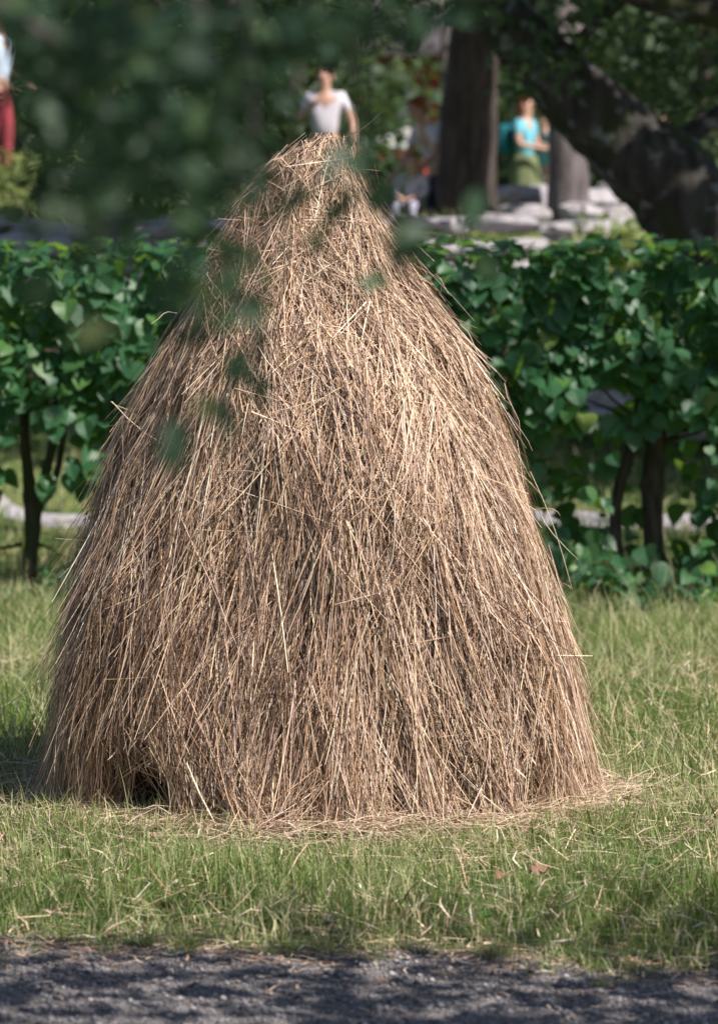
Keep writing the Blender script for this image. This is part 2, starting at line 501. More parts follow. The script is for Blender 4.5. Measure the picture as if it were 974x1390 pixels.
# gravel stones
def stones(n, x0, x1, y0, y1, s0, s1):
    x = RNG.uniform(x0, x1, n); y = RNG.uniform(y0, y1, n)
    k = y < edge_y(x) + RNG.normal(0.0, 0.05, n)
    x, y = x[k], y[k]; m = len(x)
    O = np.array([[1, 0, 0], [0, 1, 0], [-1, 0, 0], [0, -1, 0], [0, 0, 1], [0, 0, -1]], float)
    T_ = np.array([[0, 1, 4], [1, 2, 4], [2, 3, 4], [3, 0, 4], [1, 0, 5], [2, 1, 5], [3, 2, 5], [0, 3, 5]])
    s = RNG.uniform(s0, s1, m) ** 1.0
    V = O[None] * RNG.uniform(0.6, 1.2, (m, 6, 1)) * s[:, None, None]
    V[:, :, 2] *= 0.6
    a = RNG.uniform(0, 6.28, m); c, sn = np.cos(a)[:, None], np.sin(a)[:, None]
    X = V[:, :, 0] * c - V[:, :, 1] * sn; Yv = V[:, :, 0] * sn + V[:, :, 1] * c
    V = np.stack([X + x[:, None], Yv + y[:, None], V[:, :, 2] + 0.004 + s[:, None] * 0.35], 2).reshape(-1, 3)
    Fc = (T_[None] + (np.arange(m) * 6)[:, None, None]).reshape(-1, 3)
    return V, Fc, np.repeat(RNG.uniform(0, 1, m), 6)
V, Fc, T = join([stones(30000, -1.6, 1.6, 8.2, 10.4, 0.002, 0.008), stones(2600, -1.6, 1.6, 8.2, 10.4, 0.008, 0.016)])
tag(mesh_np('gravel', V, Fc, M_stone, tint=T), 'fine grey and lilac gravel strewn over the path', 'gravel', kind='stuff')

# ------------------------------------------------------------------ haystack
tabL = [(180, 434), (190, 416), (200, 398), (215, 378), (240, 352), (265, 338), (290, 326), (330, 306), (370, 276), (400, 252), (430, 232), (470, 206), (520, 178), (570, 155), (620, 138), (680, 122),
        (740, 109), (800, 98), (860, 89), (920, 82), (980, 78), (1040, 78), (1079, 82)]
tabR = [(180, 452), (190, 464), (200, 469), (215, 474), (240, 480), (265, 491), (290, 503), (330, 524), (365, 545), (382, 566), (405, 590), (435, 615), (470, 643), (520, 672), (570, 695), (620, 711), (680, 726),
        (740, 739), (800, 754), (860, 767), (920, 778), (980, 788), (1040, 796), (1079, 800)]
def prof(tab):
    z = np.array([at(x, y, HAY_Y).z for y, x in tab]); X = np.array([at(x, y, HAY_Y).x for y, x in tab])
    return z[::-1], X[::-1]
zL, XL = prof(tabL); zR, XR = prof(tabR)
ZTOP = float(zL[-1])


def hay_rc(z):
    b = 1 - sstep(1.70, 1.95, z)
    l = np.interp(z, zL, XL) + 0.015 + 0.06 * b; r = np.interp(z, zR, XR) - 0.015 - 0.04 * b
    return (r - l) / 2, (r + l) / 2


# hollow at the foot: (px 205, py 1095) and a smaller recess right
def hay_angle_of(px, py):
    p = at(px, py, HAY_Y - 0.8)
    return math.atan2(-0.8, p.x - HAY_X), p.z
HOL = []
for px, py, wa, wz, dp in ((206, 1098, 0.100, 0.13, 0.38), (700, 1075, 0.06, 0.13, 0.12), (310, 1110, .035, .06, .09), (420, 1120, .03, .05, .07), (540, 1120, .04, .07, .09), (620, 1110, .03, .06, .07), (130, 1090, .04, .07, .07)):
    xx = at(px, py, HAY_Y - 0.6).x - HAY_X
    th = -math.acos(max(-1, min(1, xx / 0.95)))
    HOL.append((th, 0.04, wa, wz, dp))


def lump(th, z):
    v = 0.034 * np.sin(3 * th + 4.1 * z + 0.7) + 0.028 * np.sin(7 * th - 3.3 * z + 2) + 0.016 * np.sin(13 * th + 9 * z) + 0.012 * np.sin(5 * th + 17 * z + 1) + 0.015 * np.sin(21 * th + 2 * np.sin(3 * z) + 1) * (1 - sstep(1.2, 1.9, z))
    return v * (0.35 + 0.65 * (1 - sstep(1.9, 2.25, z)))


def foot(th, z):
    """the foot is squarer than the top, as trodden hay slumps forward"""
    p = 2.0 + 1.5 * (1 - sstep(0.2, 1.5, z))
    return (np.abs(np.cos(th)) ** p + np.abs(np.sin(th)) ** p) ** (-1 / p)


def hay_surf(th, z, off=0.0):
    """point on the hay surface"""
    r, c = hay_rc(np.clip(z, 0.0, ZTOP))
    rr = r * foot(th, z) + lump(th, z) * np.abs(np.sin(th)) ** 0.5 + off
    for (t0, z0, wa, wz, dp) in HOL:
        rr = rr - dp * np.exp(-((th - t0) / wa) ** 2 - ((z - z0) / wz) ** 2)
    return np.stack([c + rr * np.cos(th), HAY_Y + rr * 1.02 * np.sin(th), z], -1)


hay = empty('haystack', (0, 0, 0), 'tall conical haystack of dry tan straw standing alone on the lawn', 'haystack')
nz, na = 70, 96
zz = np.linspace(0.0, ZTOP - 0.07, nz); tt = np.linspace(-np.pi, np.pi, na, endpoint=False)
TT, ZZ = np.meshgrid(tt, zz)
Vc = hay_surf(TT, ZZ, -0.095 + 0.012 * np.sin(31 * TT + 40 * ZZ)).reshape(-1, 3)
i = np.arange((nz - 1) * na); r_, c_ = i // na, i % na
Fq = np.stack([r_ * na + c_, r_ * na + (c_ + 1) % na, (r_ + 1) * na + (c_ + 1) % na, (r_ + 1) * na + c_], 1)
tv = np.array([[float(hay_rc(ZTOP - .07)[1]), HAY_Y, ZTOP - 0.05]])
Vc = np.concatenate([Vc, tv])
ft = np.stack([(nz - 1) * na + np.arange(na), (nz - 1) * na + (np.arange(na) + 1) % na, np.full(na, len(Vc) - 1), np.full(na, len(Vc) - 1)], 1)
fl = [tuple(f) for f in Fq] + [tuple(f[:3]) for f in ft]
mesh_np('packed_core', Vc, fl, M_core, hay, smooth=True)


def straws(n, kind, zlo=0.0, zhi=ZTOP, K=6, front=0.72):
    """centre lines of straws lying down the stack"""
    # choose heights by area
    zc = np.linspace(zlo, zhi, 400); wgt = hay_rc(zc)[0] + 0.04
    cdf = np.cumsum(wgt); cdf /= cdf[-1]
    z0 = np.interp(RNG.uniform(0, 1, n), cdf, zc)
    th0 = np.where(RNG.uniform(0, 1, n) < front, RNG.uniform(-np.pi - .15, 0.15, n), RNG.uniform(0, np.pi, n))
    cap = sstep(1.70, 1.95, z0) * (1 - 0.75 * sstep(2.0, 2.12, z0)); low = 1 - sstep(0.9, 1.5, z0)
    if kind == 'lock':
        nl = 2600
        li = RNG.integers(0, nl, n)
        lz = np.interp(RNG.uniform(0, 1, nl), cdf, zc)
        lt = np.where(RNG.uniform(0, 1, nl) < front, RNG.uniform(-np.pi - .15, 0.15, nl), RNG.uniform(0, np.pi, nl))
        lphi = RNG.normal(0, 0.20, nl)
        rr = hay_rc(lz)[0]
        z0 = np.clip(lz[li] + RNG.normal(0, 0.05, n), zlo, zhi)
        sp = RNG.normal(0, 0.022, n)
        th0 = lt[li] + sp / np.maximum(rr[li], 0.12)
        cap = sstep(1.70, 1.95, z0) * (1 - 0.75 * sstep(2.0, 2.12, z0)); low = 1 - sstep(0.9, 1.5, z0)
        phi = (lphi[li] * (1 + 1.5 * cap) + RNG.normal(0, 0.13, n)) * (1 - 0.3 * low) - sp * 3.5
        L_ = RNG.uniform(0.25, 0.62, n) * (1 + 0.2 * low) * (1 - 0.45 * cap)
        d0 = RNG.uniform(-0.055, 0.008, n) + (RNG.normal(0, 0.030, nl))[li]
    else:
        phi = RNG.normal(0, 0.34, n) * (1 + 1.3 * cap - 0.35 * low)
        wild = RNG.uniform(0, 1, n) < 0.08 + 0.18 * cap - 0.035 * low
        phi = np.where(wild, RNG.uniform(-1.5, 1.5, n), phi)
        L_ = RNG.uniform(0.18, 0.55, n) * (1 - 0.35 * cap) * (1 + 0.25 * low) * np.where(wild, 0.42, 1.0)
        d0 = RNG.uniform(-0.04, 0.030, n)
    # matted and hollow patches
    pz = fbm(th0 * 3.1, z0 * 2.2, 1.9, 7.0) + 0.5 * fbm(th0 * 9, z0 * 5, 1.7, 3.0)
    d0 = d0 + 0.030 * pz
    phi = phi + 0.20 * fbm(th0 * 2, z0 * 2, 1.6, 2.0)
    curv = RNG.normal(0, 0.18, n)
    lift = np.where(RNG.uniform(0, 1, n) < 0.13, RNG.uniform(0.01, 0.08, n), RNG.normal(0, 0.012, n))
    lift = lift + np.where((RNG.uniform(0, 1, n) < 0.25) & (z0 < 1.0) & (z0 > 0.45), RNG.uniform(0, 0.08, n), 0)
    lift = lift + np.where((RNG.uniform(0, 1, n) < 0.30) & (np.cos(th0) < -0.72) & (z0 < 1.25), RNG.uniform(0, 0.13, n), 0)
    th, z = th0.copy(), z0.copy()
    pts = []
    out = d0.copy()
    splay = np.zeros(n)
    for k in range(K):
        t = k / (K - 1)
        zc_ = np.maximum(z, 0.004)
        p = hay_surf(th, zc_, out + lift * t * t + splay)
        pts.append(p)
        s = L_ / (K - 1)
        r = np.maximum(hay_rc(np.clip(z, 0, ZTOP))[0], 0.07)
        dr = (hay_rc(np.clip(z - 0.03, 0, ZTOP))[0] - hay_rc(np.clip(z + 0.03, 0, ZTOP))[0]) / 0.06
        dr = np.clip(dr, 0, 4)
        f = phi + curv * t
        dz = s * np.cos(f) / np.sqrt(1 + dr * dr)
        znew = z - dz
        over = np.clip(0.03 - znew, 0, None)
        splay = splay + np.minimum(over, s) * 0.14
        z = np.maximum(znew, 0.008 + RNG.uniform(0, 0.02, n))
        th = th + s * np.sin(f) / r
    P = np.stack(pts, 1)
    # stiffen: blend towards the chord so stems read straight
    t = np.linspace(0, 1, K)[None, :, None]
    ch = P[:, :1] * (1 - t) + P[:, -1:] * t
    st = RNG.uniform(0.35, 1.0, n)[:, None, None]
    P = P * (1 - st) + ch * st
    P[:, :, 2] = np.maximum(P[:, :, 2], 0.004)
    # drop straws crossing the hollow at the foot
    keep = RNG.uniform(0, 1, n) < 0.74 + 0.50 * pz
    for (t0, z_, wa, wz, dp) in HOL:
        for q in (0, 2, 4):
            tq = np.arctan2((P[:, q, 1] - HAY_Y), P[:, q, 0] - HAY_X)
            inside = ((tq - t0) / (wa * 1.0)) ** 2 + ((P[:, q, 2] - z_) / (wz * 1.1)) ** 2 < 1
            keep &= ~(inside & (RNG.uniform(0, 1, n) < (0.85 if dp > 0.2 else 0.5)))
    return P[keep]


def straw_ribbons(P, w0, w1, tint):
    n, K, _ = P.shape
    tan = norm(P[:, -1] - P[:, 0])
    out = norm(np.stack([P[:, 0, 0] - HAY_X, P[:, 0, 1] - HAY_Y, np.full(n, 0.25)], 1))
    sd = norm(np.cross(tan, out)) + 0.55 * RNG.normal(0, 1, (n, 1)) * out
    wd = RNG.uniform(w0, w1, n)[:, None] * np.linspace(1.0, 0.45, K)[None, :]
    V, Fc = ribbons(P, wd, norm(sd))
    return V, Fc, np.repeat(tint, K * 2)


def straw_tint(P, lo=0.0, hi=1.0):
    n = len(P)
    t = RNG.beta(1.2, 1.25, n)
    t = t + 0.10 * fbm(P[:, 0, 0] * 3, P[:, 0, 2] * 3, 1.7, 4.0)
    return np.clip(lo + (hi - lo) * t, 0, 1)


P = straws(44000, 'lock'); a1 = straw_ribbons(P, 0.0009, 0.0021, straw_tint(P, 0.0, 0.85))
P = straws(26000, 'loose'); a2 = straw_ribbons(P, 0.0010, 0.0027, straw_tint(P, 0.15, 1.0))
P = straws(9000, 'loose', 1.30, ZTOP); a3 = straw_ribbons(P, 0.0010, 0.0027, straw_tint(P, 0.35, 1.0))
P = straws(2600, 'loose', 2.08, ZTOP); a4 = straw_ribbons(P, 0.0010, 0.0026, straw_tint(P, 0.35, 1.0))
V, Fc, T = join([a1, a2, a3, a4])
tag(mesh_np('hay_stems', V, Fc, M_straw, hay, tint=T), kind='stuff')
# broken leaf flakes caught between the stems
n = 9000
th = RNG.uniform(-np.pi, 0.0, n); z = RNG.uniform(0.02, 2.2, n)
p = hay_surf(th, z, RNG.uniform(-0.05, 0.01, n)); d = norm(RNG.normal(0, 1, (n, 3)) + np.array([0, 0, -1.2]))
Pf = np.stack([p, p + d * 0.011, p + d * 0.024], 1)
V, Fc = ribbons(Pf, np.tile([0.001, 0.0032, 0.0006], (n, 1)) * RNG.uniform(0.5, 1.2, (n, 1)), norm(RNG.normal(0, 1, (n, 3))))
tag(mesh_np('hay_chaff', V, Fc, M_straw, hay, tint=np.repeat(RNG.uniform(0.0, 0.7, n), 6)), kind='stuff')

# seed heads and flat blades near the surface
n = 5200
th = RNG.uniform(-np.pi, 0.0, n); z = RNG.uniform(0.05, 2.25, n)
p = hay_surf(th, z, RNG.uniform(-0.02, 0.028, n)); out = norm(np.stack([np.cos(th), np.sin(th), np.zeros(n)], 1))
d = norm(np.stack([RNG.normal(0, 0.45, n), RNG.normal(0, 0.2, n), -np.ones(n)], 1) + 0.15 * out)
L_ = RNG.uniform(0.02, 0.075, n)[:, None]
Pf = np.stack([p, p + d * L_ * 0.33, p + d * L_ * 0.7 + out * 0.003, p + d * L_ + out * RNG.uniform(-.004, .012, n)[:, None]], 1)
V, Fc = ribbons(Pf, np.tile([0.0008, 0.0026, 0.0024, 0.0005], (n, 1)) * RNG.uniform(0.5, 1.25, (n, 1)), norm(np.cross(d, out) + RNG.normal(0, 0.3, (n, 3))))
tag(mesh_np('hay_seed_heads', V, Fc, M_straw, hay, tint=np.repeat(RNG.uniform(0.1, 0.95, n), 8)), kind='stuff')

# stout stems lying proud of the rest, each one a part; four shared meshes
stem_meshes = []
for s in range(6):
    L0 = 1.0
    c1, c2 = random.uniform(-0.06, 0.06), random.uniform(-0.03, 0.03)
    pts = [(c1 * math.sin(math.pi * t), c2 * math.sin(2 * math.pi * t), t * L0) for t in (0, .25, .5, .75, 1.0)]
    Vv, Ff = tube(pts, [0.0040, 0.0042, 0.0036, 0.0028, 0.0012], 4)
    me = bpy.data.meshes.new('straw'); me.from_pydata([tuple(v) for v in Vv], [], Ff)
    a = me.attributes.new('tint', 'FLOAT', 'POINT')
    a.data.foreach_set('value', np.full(len(Vv), 0.72 + 0.05 * s, dtype=np.float32))
    me.materials.append(M_straw); stem_meshes.append(me)


def stem_obj(p0, p1, thick=1.0, parent=hay):
    p0, p1 = Vector(p0), Vector(p1)
    o = bpy.data.objects.new('straw', random.choice(stem_meshes))
    COL.objects.link(o); o.parent = parent
    d = p1 - p0; L0 = d.length
    q = d.to_track_quat('Z', 'Y')
    q = q @ Matrix.Rotation(random.uniform(0, 6.28), 3, 'Z').to_quaternion()
    o.rotation_mode = 'QUATERNION'; o.rotation_quaternion = q
    o.location = p0; o.scale = (0.45 * thick, 0.45 * thick, L0)
    return o


def hay_front(px, py, off=0.02):
    """point on the front of the stack seen at a pixel"""
    Y = HAY_Y - 0.5
    for _ in range(12):
        p = at(px, py, Y)
        z = min(max(p.z, 0.0), ZTOP)
        r, c = hay_rc(z)
        q = (p.x - float(c)) / (float(r) + 1e-6)
        q = max(-0.995, min(0.995, q))
        tg = np.linspace(-math.pi, 0, 241); xg = foot(tg, np.full(241, z)) * np.cos(tg)
        th_ = float(tg[np.argmin(np.abs(xg - q) + 0.02 * np.abs(np.cos(tg)))])
        s = hay_surf(np.array([th_]), np.array([z]), off)[0]
        Y = 0.5 * Y + 0.5 * float(s[1])
    return at(px, py, Y)


# stems that stand out in the photograph (start and end in pixels)
proud = [(152, 545, 262, 622), (262, 622, 372, 700), (213, 660, 268, 598), (205, 655, 262, 590), (128, 618, 186, 528), (110, 690, 150, 600), (300, 640, 452, 658), (432, 600, 452, 520),
         (636, 598, 622, 625), (470, 300, 500, 330), (330, 560, 340, 470), (322, 872, 345, 940), (215, 935, 215, 1110), (105, 1020, 235, 1065), (160, 1060, 250, 1000), (200, 1040, 340, 1090),
         (430, 740, 380, 900), (520, 640, 500, 760), (540, 560, 470, 690), (600, 700, 540, 800), (660, 620, 700, 745), (700, 800, 660, 900), (560, 900, 540, 1060), (600, 860, 640, 1000),
         (250, 740, 220, 900), (300, 700, 250, 830), (380, 880, 350, 1040), (350, 950, 330, 1100), (440, 900, 425, 1120), (480, 950, 490, 1120), (620, 980, 600, 1120), (690, 930, 705, 1100),
         (740, 900, 760, 1080), (380, 470, 470, 430), (430, 440, 545, 470), (400, 520, 520, 480), (470, 410, 560, 440), (505, 470, 600, 430), (540, 500, 620, 460), (410, 560, 500, 510), (350, 470, 400, 560)]
for (x0, y0, x1, y1) in proud:
    stem_obj(hay_front(x0, y0, 0.03), hay_front(x1, y1, 0.035), random.uniform(0.8, 1.2))
for k in range(240):
    th_ = random.uniform(-math.pi, 0); z_ = random.uniform(0.15, 2.1)
    ph = random.gauss(0, 0.40) if random.random() < 0.9 or z_ < 1.5 else random.uniform(-1.3, 1.3)
    if z_ > 1.75: ph *= 1.8
    L0 = random.uniform(0.18, 0.48)
    z2 = max(z_ - L0 * math.cos(ph) * 0.9, 0.02)
    r, _ = hay_rc(z_)
    th2 = th_ + L0 * math.sin(ph) / max(float(r), 0.12)
    p0 = hay_surf(np.array([th_]), np.array([z_]), 0.012)[0]
    p1 = hay_surf(np.array([th2]), np.array([z2]), random.uniform(0.015, 0.05))[0]
    if np.linalg.norm(p1 - p0) < 0.5: stem_obj(p0, p1, random.uniform(0.6, 1.0))
# stems sticking out of the silhouette
stick = [(735, 640, 792, 800), (745, 690, 800, 760), (760, 740, 792, 830), (765, 760, 802, 860), (775, 850, 818, 935), (705, 560, 738, 612), (640, 440, 676, 492), (598, 396, 612, 372), (590, 372, 618, 405),
         (500, 300, 520, 255), (455, 190, 520, 150), (460, 240, 515, 232), (160, 640, 130, 690), (185, 560, 150, 545), (240, 425, 205, 440), (120, 760, 88, 820), (100, 870, 62, 985), (95, 900, 50, 1030), (85, 960, 40, 1060),
         (80, 1000, 45, 1090), (92, 1050, 60, 1120), (340, 300, 296, 296), (350, 260, 330, 245), (380, 215, 345, 232), (360, 240, 322, 282), (800, 960, 822, 1060), (805, 1050, 835, 1125), (700, 520, 722, 590),
         (745, 690, 776, 700), (770, 790, 790, 800), (330, 330, 290, 345), (375, 225, 330, 262)]
for (x0, y0, x1, y1) in stick:
    if x0 > 600: x0 -= 16; x1 -= 16
    q0 = at(x0, y0, HAY_Y - 0.12); q1 = at(x1, y1, HAY_Y - 0.2 - random.random() * 0.1)
    stem_obj(q0, q1, random.uniform(0.6, 0.9))

# loose hay shed on the grass round the foot
n = 5200
a = RNG.uniform(-np.pi - 0.3, 0.1, n); rr = HAY_R + np.abs(RNG.normal(0, 0.09, n)) - 0.09
rr = np.where(RNG.uniform(0, 1, n) < 0.35, HAY_R + RNG.exponential(0.40, n), rr)
fo = foot(a, np.zeros(n)); p = np.stack([HAY_X + rr * fo * np.cos(a), HAY_Y + rr * fo * 1.02 * np.sin(a), RNG.uniform(0.01, 0.07, n)], 1)
az = a + np.pi / 2 + RNG.normal(0, 0.9, n)
d = norm(np.stack([np.cos(az), np.sin(az), RNG.normal(0, 0.10, n)], 1)) * RNG.uniform(0.08, 0.28, n)[:, None]
bend = RNG.normal(0, 0.02, (n, 3)) * [1, 1, 0.4]
Pl = np.stack([p, p + d * 0.5 + bend, p + d], 1); Pl[:, :, 2] = np.maximum(Pl[:, :, 2], 0.006)
V, Fc = ribbons(Pl, np.tile([0.0013, 0.0013, 0.0007], (n, 1)), norm(np.stack([-d[:, 1], d[:, 0], RNG.normal(0, 0.05, n)], 1)))
tag(mesh_np('loose_hay', V, Fc, M_straw, tint=np.repeat(RNG.uniform(0.4, 1.0, n), 6)), 'loose pale hay shed on the grass round the foot of the stack', 'hay', kind='stuff')


# ------------------------------------------------------------------ leaves
def leaf_template(kind):
    """flat outline with a fold; x across, y along (stem at 0, tip at 1), z up"""
    if kind == 'lime':
        half = [(0.0, 0.06), (0.22, -0.02), (0.44, 0.14), (0.50, 0.38), (0.36, 0.68), (0.12, 0.90), (0.0, 1.04)]
    elif kind == 'oak':
        half = [(0.0, 0.0), (0.14, 0.18), (0.28, 0.32), (0.20, 0.44), (0.34, 0.60), (0.24, 0.72), (0.20, 0.90), (0.0, 1.0)]
    else:
        half = [(0.0, 0.0), (0.26, 0.25), (0.30, 0.55), (0.0, 1.0)]
    m = len(half)
    V = [(0.0, y, 0.0 - 0.12 * (y - 0.3) ** 2) for x, y in half]                                   # midrib
    R_ = [(x, y, 0.22 * abs(x) - 0.18 * (y - 0.3) ** 2) for x, y in half[1:-1]]
    Lh = [(-x, y, 0.22 * abs(x) - 0.18 * (y - 0.3) ** 2) for x, y in half[1:-1]]
    V += R_ + Lh
    Fc = []
    r0, l0 = m, m + (m - 2)
    k = m - 2
    for i in range(k):
        a = i + 1
        if i == 0:
            Fc += [(0, r0, a), (0, a, l0)]
        else:
            Fc += [(a - 1, r0 + i - 1, r0 + i), (a - 1, r0 + i, a), (a - 1, a, l0 + i), (a - 1, l0 + i, l0 + i - 1)]
    Fc += [(m - 2, r0 + k - 1, m - 1), (m - 2, m - 1, l0 + k - 1)]
    return np.array(V, float), np.array(Fc)


TPL = {k: leaf_template(k) for k in ('lime', 'oak', 'simple')}


def leaf_frames(nrm, tip):
    z = norm(nrm); y = norm(tip - z * np.sum(tip * z, 1, keepdims=True)); x = np.cross(y, z)
    return x, y, z


def leaf_mass(name, c, nrm, tip, size, kind, mat, parent=None, tint=None):
    tv, tf = TPL[kind]
    x, y, z = leaf_frames(nrm, tip)
    n = len(c)
    rx = RNG.uniform(0.72, 1.12, n)[:, None, None]; rz = RNG.uniform(-0.6, 2.6, n)[:, None, None]
    V = c[:, None] + size[:, None, None] * (tv[None, :, 0:1] * x[:, None] * rx + tv[None, :, 1:2] * y[:, None] + tv[None, :, 2:3] * z[:, None] * rz)
    Fc = (tf[None] + (np.arange(n) * len(tv))[:, None, None]).reshape(-1, 3)
    if tint is None: tint = RNG.uniform(0, 1, n)
    return mesh_np(name, V.reshape(-1, 3), Fc, mat, parent, tint=np.repeat(tint, len(tv)), kind='stuff')


_lm = {}


def leaf_objs(c, nrm, tip, size, kind, mat, parent, pdx=(0, 0, 0)):
    """every leaf an object of its own, sharing one mesh"""
    key = (kind, mat.name)
    if key not in _lm:
        tv, tf = TPL[kind]
        me = bpy.data.meshes.new('leaf'); me.from_pydata([tuple(v) for v in tv], [], [tuple(int(q) for q in f) for f in tf])
        me.materials.append(mat); _lm[key] = me
    x, y, z = leaf_frames(nrm, tip)
    for i in range(len(c)):
        o = bpy.data.objects.new('leaf', _lm[key])
        COL.objects.link(o); o.parent = parent
        R = Matrix((x[i], y[i], z[i])).transposed()
        o.rotation_mode = 'QUATERNION'; o.rotation_quaternion = R.to_quaternion()
        o.location = Vector(c[i]) - Vector(pdx)
        s = float(size[i]); o.scale = (s * random.uniform(.78, 1.1), s, s * random.uniform(-.5, 2.5))


# ------------------------------------------------------------------ hedge of lime trees
holes = [(818, 540, 48, 24), (768, 598, 34, 26), (925, 712, 40, 24), (930, 582, 30, 16), (700, 700, 30, 60), (975, 650, 14, 30),
         (790, 640, 40, 10), (800, 690, 22, 16), (920, 660, 18, 24),
         (20, 610, 26, 26), (55, 595, 14, 26), (88, 705, 34, 24), (20, 700, 32, 30), (20, 760, 30, 40), (75, 765, 34, 34), (110, 690, 14, 12), (22, 560, 14, 10), (115, 575, 10, 9),
         (895, 570, 12, 10), (850, 600, 10, 14), (680, 500, 8, 6), (720, 545, 9, 7), (640, 700, 30, 60)]
HOLES = []
for hx, hy, ra, rb in holes:
    c = at(hx, hy, 19.8); HOLES.append((c.x, c.z, ra * 19.8 / F, rb * 19.8 / F))

CLEAR = []
for hx, hy, ra, rb in [(884, 655, 24, 72), (846, 655, 24, 66), (38, 660, 20, 110), (44, 770, 26, 60), (72, 610, 20, 36), (845, 740, 20, 30), (770, 600, 40, 30), (925, 640, 30, 60), (790, 690, 24, 30)]:
    c = at(hx, hy, 19.5); CLEAR.append((c.x, c.z, ra * 19.5 / F, rb * 19.5 / F))


def hedge_plant(X0, stems, nfront, nmass, label, singles):
    root = empty('hedge_lime', (X0, 19.8, 0), label, 'hedge plant', 'lime trees trimmed into the hedge')
    for pts, rad in stems:
        mb = MB(); P_, R_ = smooth_path(pts, rad, 16)
        mb.add(*tube(P_, R_, 9, 0.18, X0))
        mb.build('trunk', M_hbark, root, smooth=True, loc=(-X0, -19.8, 0))
    # twigs inside
    mb = MB()
    for k in range(16):
        z = random.uniform(0.8, 1.7); x = X0 + random.uniform(-0.1, 0.1)
        e = Vector((X0 + random.uniform(-0.5, 0.5), 19.8 + random.uniform(-0.4, 0.4), min(z + random.uniform(0.05, 0.5), 1.85)))
        s = Vector((x, 19.8, z)); m = (s + e) / 2 + Vector((0, 0, random.uniform(-0.05, 0.08)))
        mb.add(*tube([s, m, e], [0.012, 0.008, 0.003], 5))
    mb.build('branch', M_hbark, root, loc=(-X0, -19.8, 0))
    hw = 0.50

    def gen(n, y0, y1, face):
        x = X0 + RNG.uniform(-hw, hw, n)
        u = RNG.uniform(0, 1, n)
        z = np.where(u < 0.70, RNG.uniform(0.98, 1.96, n), RNG.uniform(0.05, 1.0, n))
        top = 1.95 + 0.04 * np.sin(x * 5.1) + 0.02 * np.sin(x * 17)
        z = np.minimum(z, top + RNG.normal(0, 0.02, n))
        y = RNG.uniform(y0, y1, n) + 0.05 * np.sin(x * 9 + z * 7)
        # below the skirt the foliage is thinner and only in clumps
        keep = np.ones(n, bool)
        low = z < 1.0
        cl = fbm(x * 1.7, z * 1.9, 2.2, 6.0)
        keep &= ~(low & (cl < -0.30 - 0.5 * (z - 0.5)))
        for cx, cz, ra, rb in HOLES:
            keep &= ((x - cx) / ra) ** 2 + ((z - cz) / rb) ** 2 > 0.9
        if face or y0 < 19.5:
            for cx, cz, ra, rb in CLEAR:
                keep &= (((x - cx) / ra) ** 2 + ((z - cz) / rb) ** 2 > 1.0) | (y > 19.9)
        x, y, z = x[keep], y[keep], z[keep]; n = len(x)
        toward = np.where(RNG.uniform(0, 1, n) < 0.5 + 0.5 * face, -1.0, 1.0) if not face else -np.ones(n)
        topness = sstep(1.75, 1.95, z)
        nr = np.stack([RNG.normal(0, 0.35, n), toward * (0.75 - 0.45 * topness) + RNG.normal(0, 0.25, n), 0.62 + 0.5 * topness + RNG.normal(0, 0.22, n)], 1)
        tp = np.stack([RNG.normal(0, 0.45, n), toward * 0.35, -0.85 + 0.7 * topness + RNG.normal(0, 0.25, n)], 1)
        sz = (0.045 + 0.10 * RNG.beta(1.6, 1.5, n)) * (1 - 0.2 * topness)
        tn = np.clip(RNG.beta(2, 3, n) * 0.85 + 0.5 * topness * RNG.uniform(0, 1, n), 0, 1)  # paler tint near the top puts the light up there into the leaf colour
        return np.stack([x, y, z], 1), nr, tp, sz, tn
    c, nr, tp, sz, tn = gen(nfront, 19.30, 19.42, 1)
    if singles:
        idx = np.argsort(-sz)[:singles]; m = np.zeros(len(sz), bool); m[idx] = True
        leaf_objs(c[m], nr[m], tp[m], sz[m], 'lime', M_hedge_o, root, (X0, 19.8, 0))
        c, nr, tp, sz, tn = (q[~m] for q in (c, nr, tp, sz, tn))
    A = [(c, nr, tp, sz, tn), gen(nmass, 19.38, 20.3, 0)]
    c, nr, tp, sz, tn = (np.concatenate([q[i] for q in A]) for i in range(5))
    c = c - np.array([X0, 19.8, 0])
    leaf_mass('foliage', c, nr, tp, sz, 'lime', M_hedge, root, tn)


def V3(px, py, Y=19.8): return at(px, py, Y)


def straight(X):
    return [([(X, 19.8, -0.05), (X + random.uniform(-.03, .03), 19.8, 0.5), (X + random.uniform(-.05, .05), 19.8, 1.1), (X, 19.8, 1.8)], [0.06, 0.045, 0.035, 0.015])]


